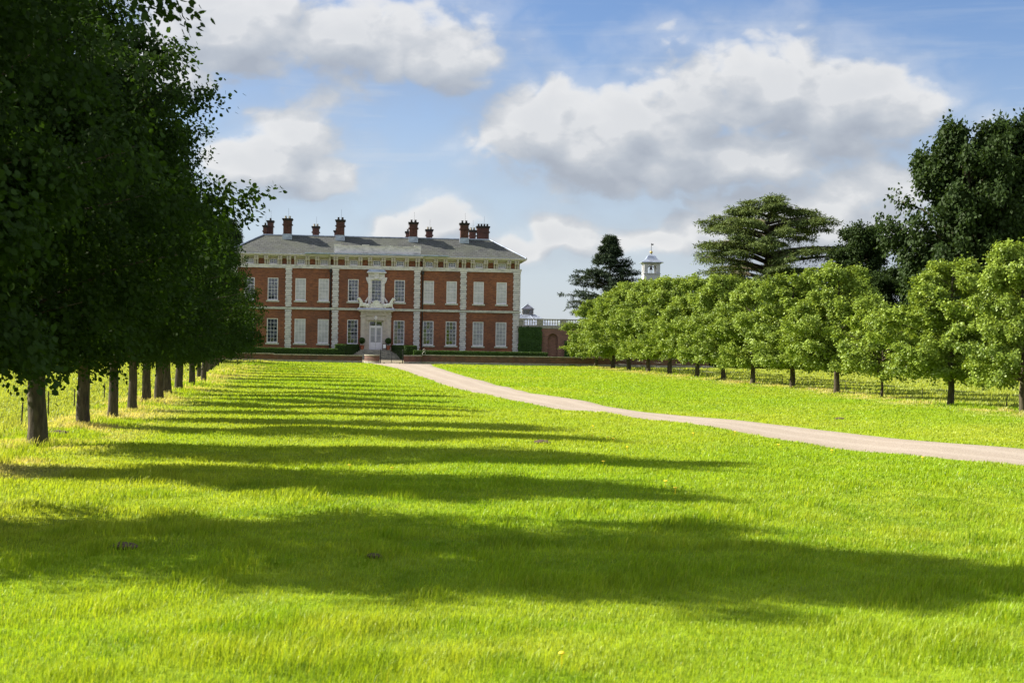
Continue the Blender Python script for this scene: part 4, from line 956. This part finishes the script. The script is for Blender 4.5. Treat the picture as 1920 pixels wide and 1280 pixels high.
MB().box(-b_+.05, b_-.05, -b_+.05, b_-.05, h0+.121, h1-.002).build('pane', M['glass'], pv)
t_ = zq(570,215); d_ = 12.2*ks; rb = MB(); lo_ = [(-d_,-d_,h1+.141),(d_,-d_,h1+.141),(d_,d_,h1+.141),(-d_,d_,h1+.141)]
for k in range(4): rb.quad(lo_[k], lo_[(k+1)%4], (.02*(1 if k in (0,1) else -1),0,t_), (-.02,0,t_)) if False else rb.b.faces.new([rb.b.verts.new(q) for q in (lo_[k], lo_[(k+1)%4], (0,0,t_))])
cp_ = rb.build('lantern_roof', M['glass'], pv); cc = MB()
for k in range(4): cc.tube([lo_[k], (0,0,t_)], .05, 5)
cc.tube([(0,0,t_-.1),(0,0,zq(566,215))], [.08,.01], 6); cc.build('finial', M['lead'], cp_)
# ------------------------------------------------------------------ stable block with white cupola
bx = wx(1219.5, 230); kb_ = 230/F
stb = empty('stable_block', (bx, 231, 0), .05, label='brick stable block hidden behind the right row, below the white cupola', cat='building')
zr = zq(560,230,1219); MB().box(-9, 9, -4, 4, 0, zr-3).build('wall', M['linkbrick'], stb)
rb = MB(); e1 = zr-3; pr = [(-9.4,-4.5,e1),(9.4,-4.5,e1),(9.4,4.5,e1),(-9.4,4.5,e1)]
rb.quad(pr[0],pr[1],(6,0,zr),(-6,0,zr)); rb.quad(pr[2],pr[3],(-6,0,zr),(6,0,zr)); rb.b.faces.new([rb.b.verts.new(q) for q in (pr[1],pr[2],(6,0,zr))]); rb.b.faces.new([rb.b.verts.new(q) for q in (pr[3],pr[0],(-6,0,zr))]); rb.build('roof', M['slate'], stb)
cu = empty('cupola', (bx, 231, zr-.9), .05, label='white bell cupola with curved lead roof, gilded ball and weather vane above the trees', cat='cupola')
def zc(py): return at(1219, py, 230).z-(zr-.9)
hb = 15*kb_; b0 = 0; zo0 = zc(512); zo1 = zc(496.5); ze_ = zc(493)
cb_ = MB(); cb_.box(-hb, hb, -hb, hb, 0, zo0)
for sx in (-1,1):
    for sy in (-1,1): cb_.box(sx*hb, sx*(hb-.60), sy*hb, sy*(hb-.60), zo0, zo1)
cb_.box(-hb, hb, -hb, hb, zo1, ze_); cb_.box(-hb-.12, hb+.12, -hb-.12, hb+.12, zo0-.15, zo0-.02); cb_.box(-hb-.15,hb+.15,-hb-.15,hb+.15, ze_-.12, ze_+.02)
cb_.build('bell_stage', M['shadedwhite'], cu)
op = MB()
for i in range(4):
    a = i*math.pi/2; ca, sa = math.cos(a), math.sin(a); hw2 = hb-.60; yy = hb-.35
    for j in range(8):
        t0 = math.pi*j/8; t1 = math.pi*(j+1)/8; P_ = lambda x, z_, y=yy: (x*ca-y*sa*1, x*sa+y*ca, z_)
        op.tube([P_(hw2*math.cos(t0), zo1-hw2+hw2*math.sin(t0)*.95), P_(hw2*math.cos(t1), zo1-hw2+hw2*math.sin(t1)*.95)], .035, 5)
    op.tube([P_(0, zo0), P_(0, zo1)], .045, 5)
op.build('arch_frame', M['board'], cu)
MB().lathe([(.30,.0),(.26,.1),(.17,.3),(.13,.42),(.03,.48)], 0, 0, 14).build('bell', M['iron'], cu, (0,0,zo1-.75))
MB().box(-hb+.1, hb-.1, -.05, .05, zo1-.3, zo1-.2).build('bell_beam', M['iron'], cu)
prof = [(20.5,493),(20.5,491.8),(16,489.6),(11.5,486.5),(9,483),(7.5,480),(5,478),(2.2,476.8),(1.2,476.5)]
rm = MB(); rings = []
for r_, py in prof:
    q = r_*kb_; z_ = zc(py)+.03; rings.append([rm.b.verts.new(v) for v in ((-q,-q,z_),(q,-q,z_),(q,q,z_),(-q,q,z_))])
for A_, B_ in zip(rings, rings[1:]):
    for i in range(4): rm.b.faces.new((A_[i],A_[(i+1)%4],B_[(i+1)%4],B_[i]))
rm.b.faces.new(rings[0][::-1]); rm.b.faces.new(rings[-1]); rm.build('roof', M['lead'], cu)
MB().lathe([(.16,zc(477)),(.09,zc(475.6)),(.14,zc(475))], n=10).build('neck', M['lead'], cu); MB().ico((0,0,zc(472.3)), .24, 3).build('ball', M['gold'], cu, smooth=True)
va = MB().tube([(0,0,zc(470)),(0,0,zc(455))], .035, 6); va.quad((.03,0,zc(456)),(.36,-.02,zc(456.4)),(.36,-.02,zc(458.4)),(.03,0,zc(459))); va.quad((.03,.02,zc(456)),(.03,.02,zc(459)),(.36,.0,zc(458.4)),(.36,.0,zc(456.4))); va.build('weather_vane', M['iron'], cu)
# glimpse of a building behind the trees
p = at(1656, 600, 215); fb = empty('farm_building', (p.x, 215, 0), 0, label='grey walled building glimpsed through a gap above the small young lime', cat='building')
MB().box(-3.5, 3.5, -.5, 6, 0, zq(572,215,1655)).build('wall', M['linkbrick'], fb); MB().box(-3.8, 3.8, -.8, 6.3, zq(572,215,1655)+.002, zq(569,215,1655)).build('roof', M['lead'], fb)
# ------------------------------------------------------------------ fences
def fence(name, pts, hgt, wires, lab, r_=.026, wr=.005):
    e = empty(name, (pts[0][0], pts[0][1], 0), 0, label=lab, cat='fence'); ox, oy = pts[0]; rr = random.Random(3)
    tops = []
    for (x, y) in pts:
        z_ = float(gz(x,y)); h = hgt*rr.uniform(.88,1.08); lx, ly = rr.uniform(-.04,.04), rr.uniform(-.04,.04)
        MB().tube([(0,0,-.2),(lx*.5,ly*.5,h*.5),(lx,ly,h)], [r_*1.1, r_, r_*.9], 6).build('post', M['wood'], e, (x-ox, y-oy, z_)); tops.append((x-ox, y-oy, z_))
    for f_ in wires:
        mb = MB()
        for a, b_ in zip(tops, tops[1:]):
            m_ = ((a[0]+b_[0])/2, (a[1]+b_[1])/2, (a[2]+b_[2])/2+hgt*f_-.02); mb.tube([(a[0],a[1],a[2]+hgt*f_), m_, (b_[0],b_[1],b_[2]+hgt*f_)], wr, 4)
        mb.build('wire', M['wire'], e)
fence('wire_fence', [(rowL(d)-2.1-.02*(d-50), d) for d in (26,33,40,46,51,57,61,66,71,77,84,92,100,110,120)], .82, (.9,.55), 'thin post and wire fence beyond the dark left row')
fence('wire_fence', [(rowR(d)+1.7, d) for d in (50,57,64,70,76,80,86,92,98,105,112,120)], .75, (.9,), 'low post and wire fence behind the near half of the right row', .022, .003)
fence('estate_railing', [(rowR(d)+1.9, d) for d in (122,127,132,137,142,147,152,157,162,167,171)], 1.0, (.97,.5), 'estate railing behind the far half of the right row', .03, .012)
# molehills and dandelions
mh = MB(); mh.ico((0,0,0),(.30,.24,.10),3); rr = random.Random(2)
for v in mh.b.verts: v.co *= 1+rr.uniform(-.14,.14)
mhm = mh.mesh('molehill')
for (px, py, s, lab) in [(232,1030,.6,'small dark molehill in the wide near tree shadow, left side'),(700,1048,.35,'tiny molehill in the wide near tree shadow, middle'),(1016,836,.8,'flat pale molehill on the sunlit lawn below the drive'),(1575,784,.7,'tiny molehill on the lawn beyond the drive'),(110,812,1.0,'lump of dark soil at the foot of the nearest left trunk')]:
    x, y = ground_at(px, py); o = link('molehill', mhm, M['soil'], None, (x, y, float(gz(x,y))+.02)); o.scale = (s,s,s); tag(o, label=lab, cat='molehill')
dm = MB().lathe([(.004,0),(.004,.10)], n=5).lathe([(.012,.10),(.026,.112),(.014,.122)], n=10).mesh('dandelion')
dl = [(1131,880),(1248,920),(1266,932),(1053,1247),(735,888),(655,880),(1110,822),(1140,825),(1150,828),(1112,803),(1176,847),(1460,838),(1560,845),(1730,858),(1300,815),(1378,812)]
for j, (px, py) in enumerate(dl):
    x, y = ground_at(px, py); o = link('dandelion', dm, M['yellow'], None, (x, y, float(gz(x,y)))); o.scale = (1.2,)*3 if y < 25 else (1.8,1.8,1.2)
    tag(o, label='yellow dandelion flower dotted in the sunlit lawn left of the drive', cat='flower', group='dandelions on the lawn')
# meadow mound by the far wall
x, y = ground_at(1070, 686); hp = MB(); hp.ico((0,0,0),(1.6,1.2,.55),3); mdm = hp.mesh('mound'); mdm.polygons.foreach_set('use_smooth',[True]*len(mdm.polygons))
a = mdm.attributes.new('gcol','FLOAT_COLOR','POINT'); a.data.foreach_set('color', np.tile([.10,.16,.02,1], len(mdm.vertices)).astype(np.float32))
o = link('grass_mound', mdm, M['lawn'], None, (x, y, 0)); tag(o, label='small heap of grass cuttings in front of the dark low wall', cat='grass heap')
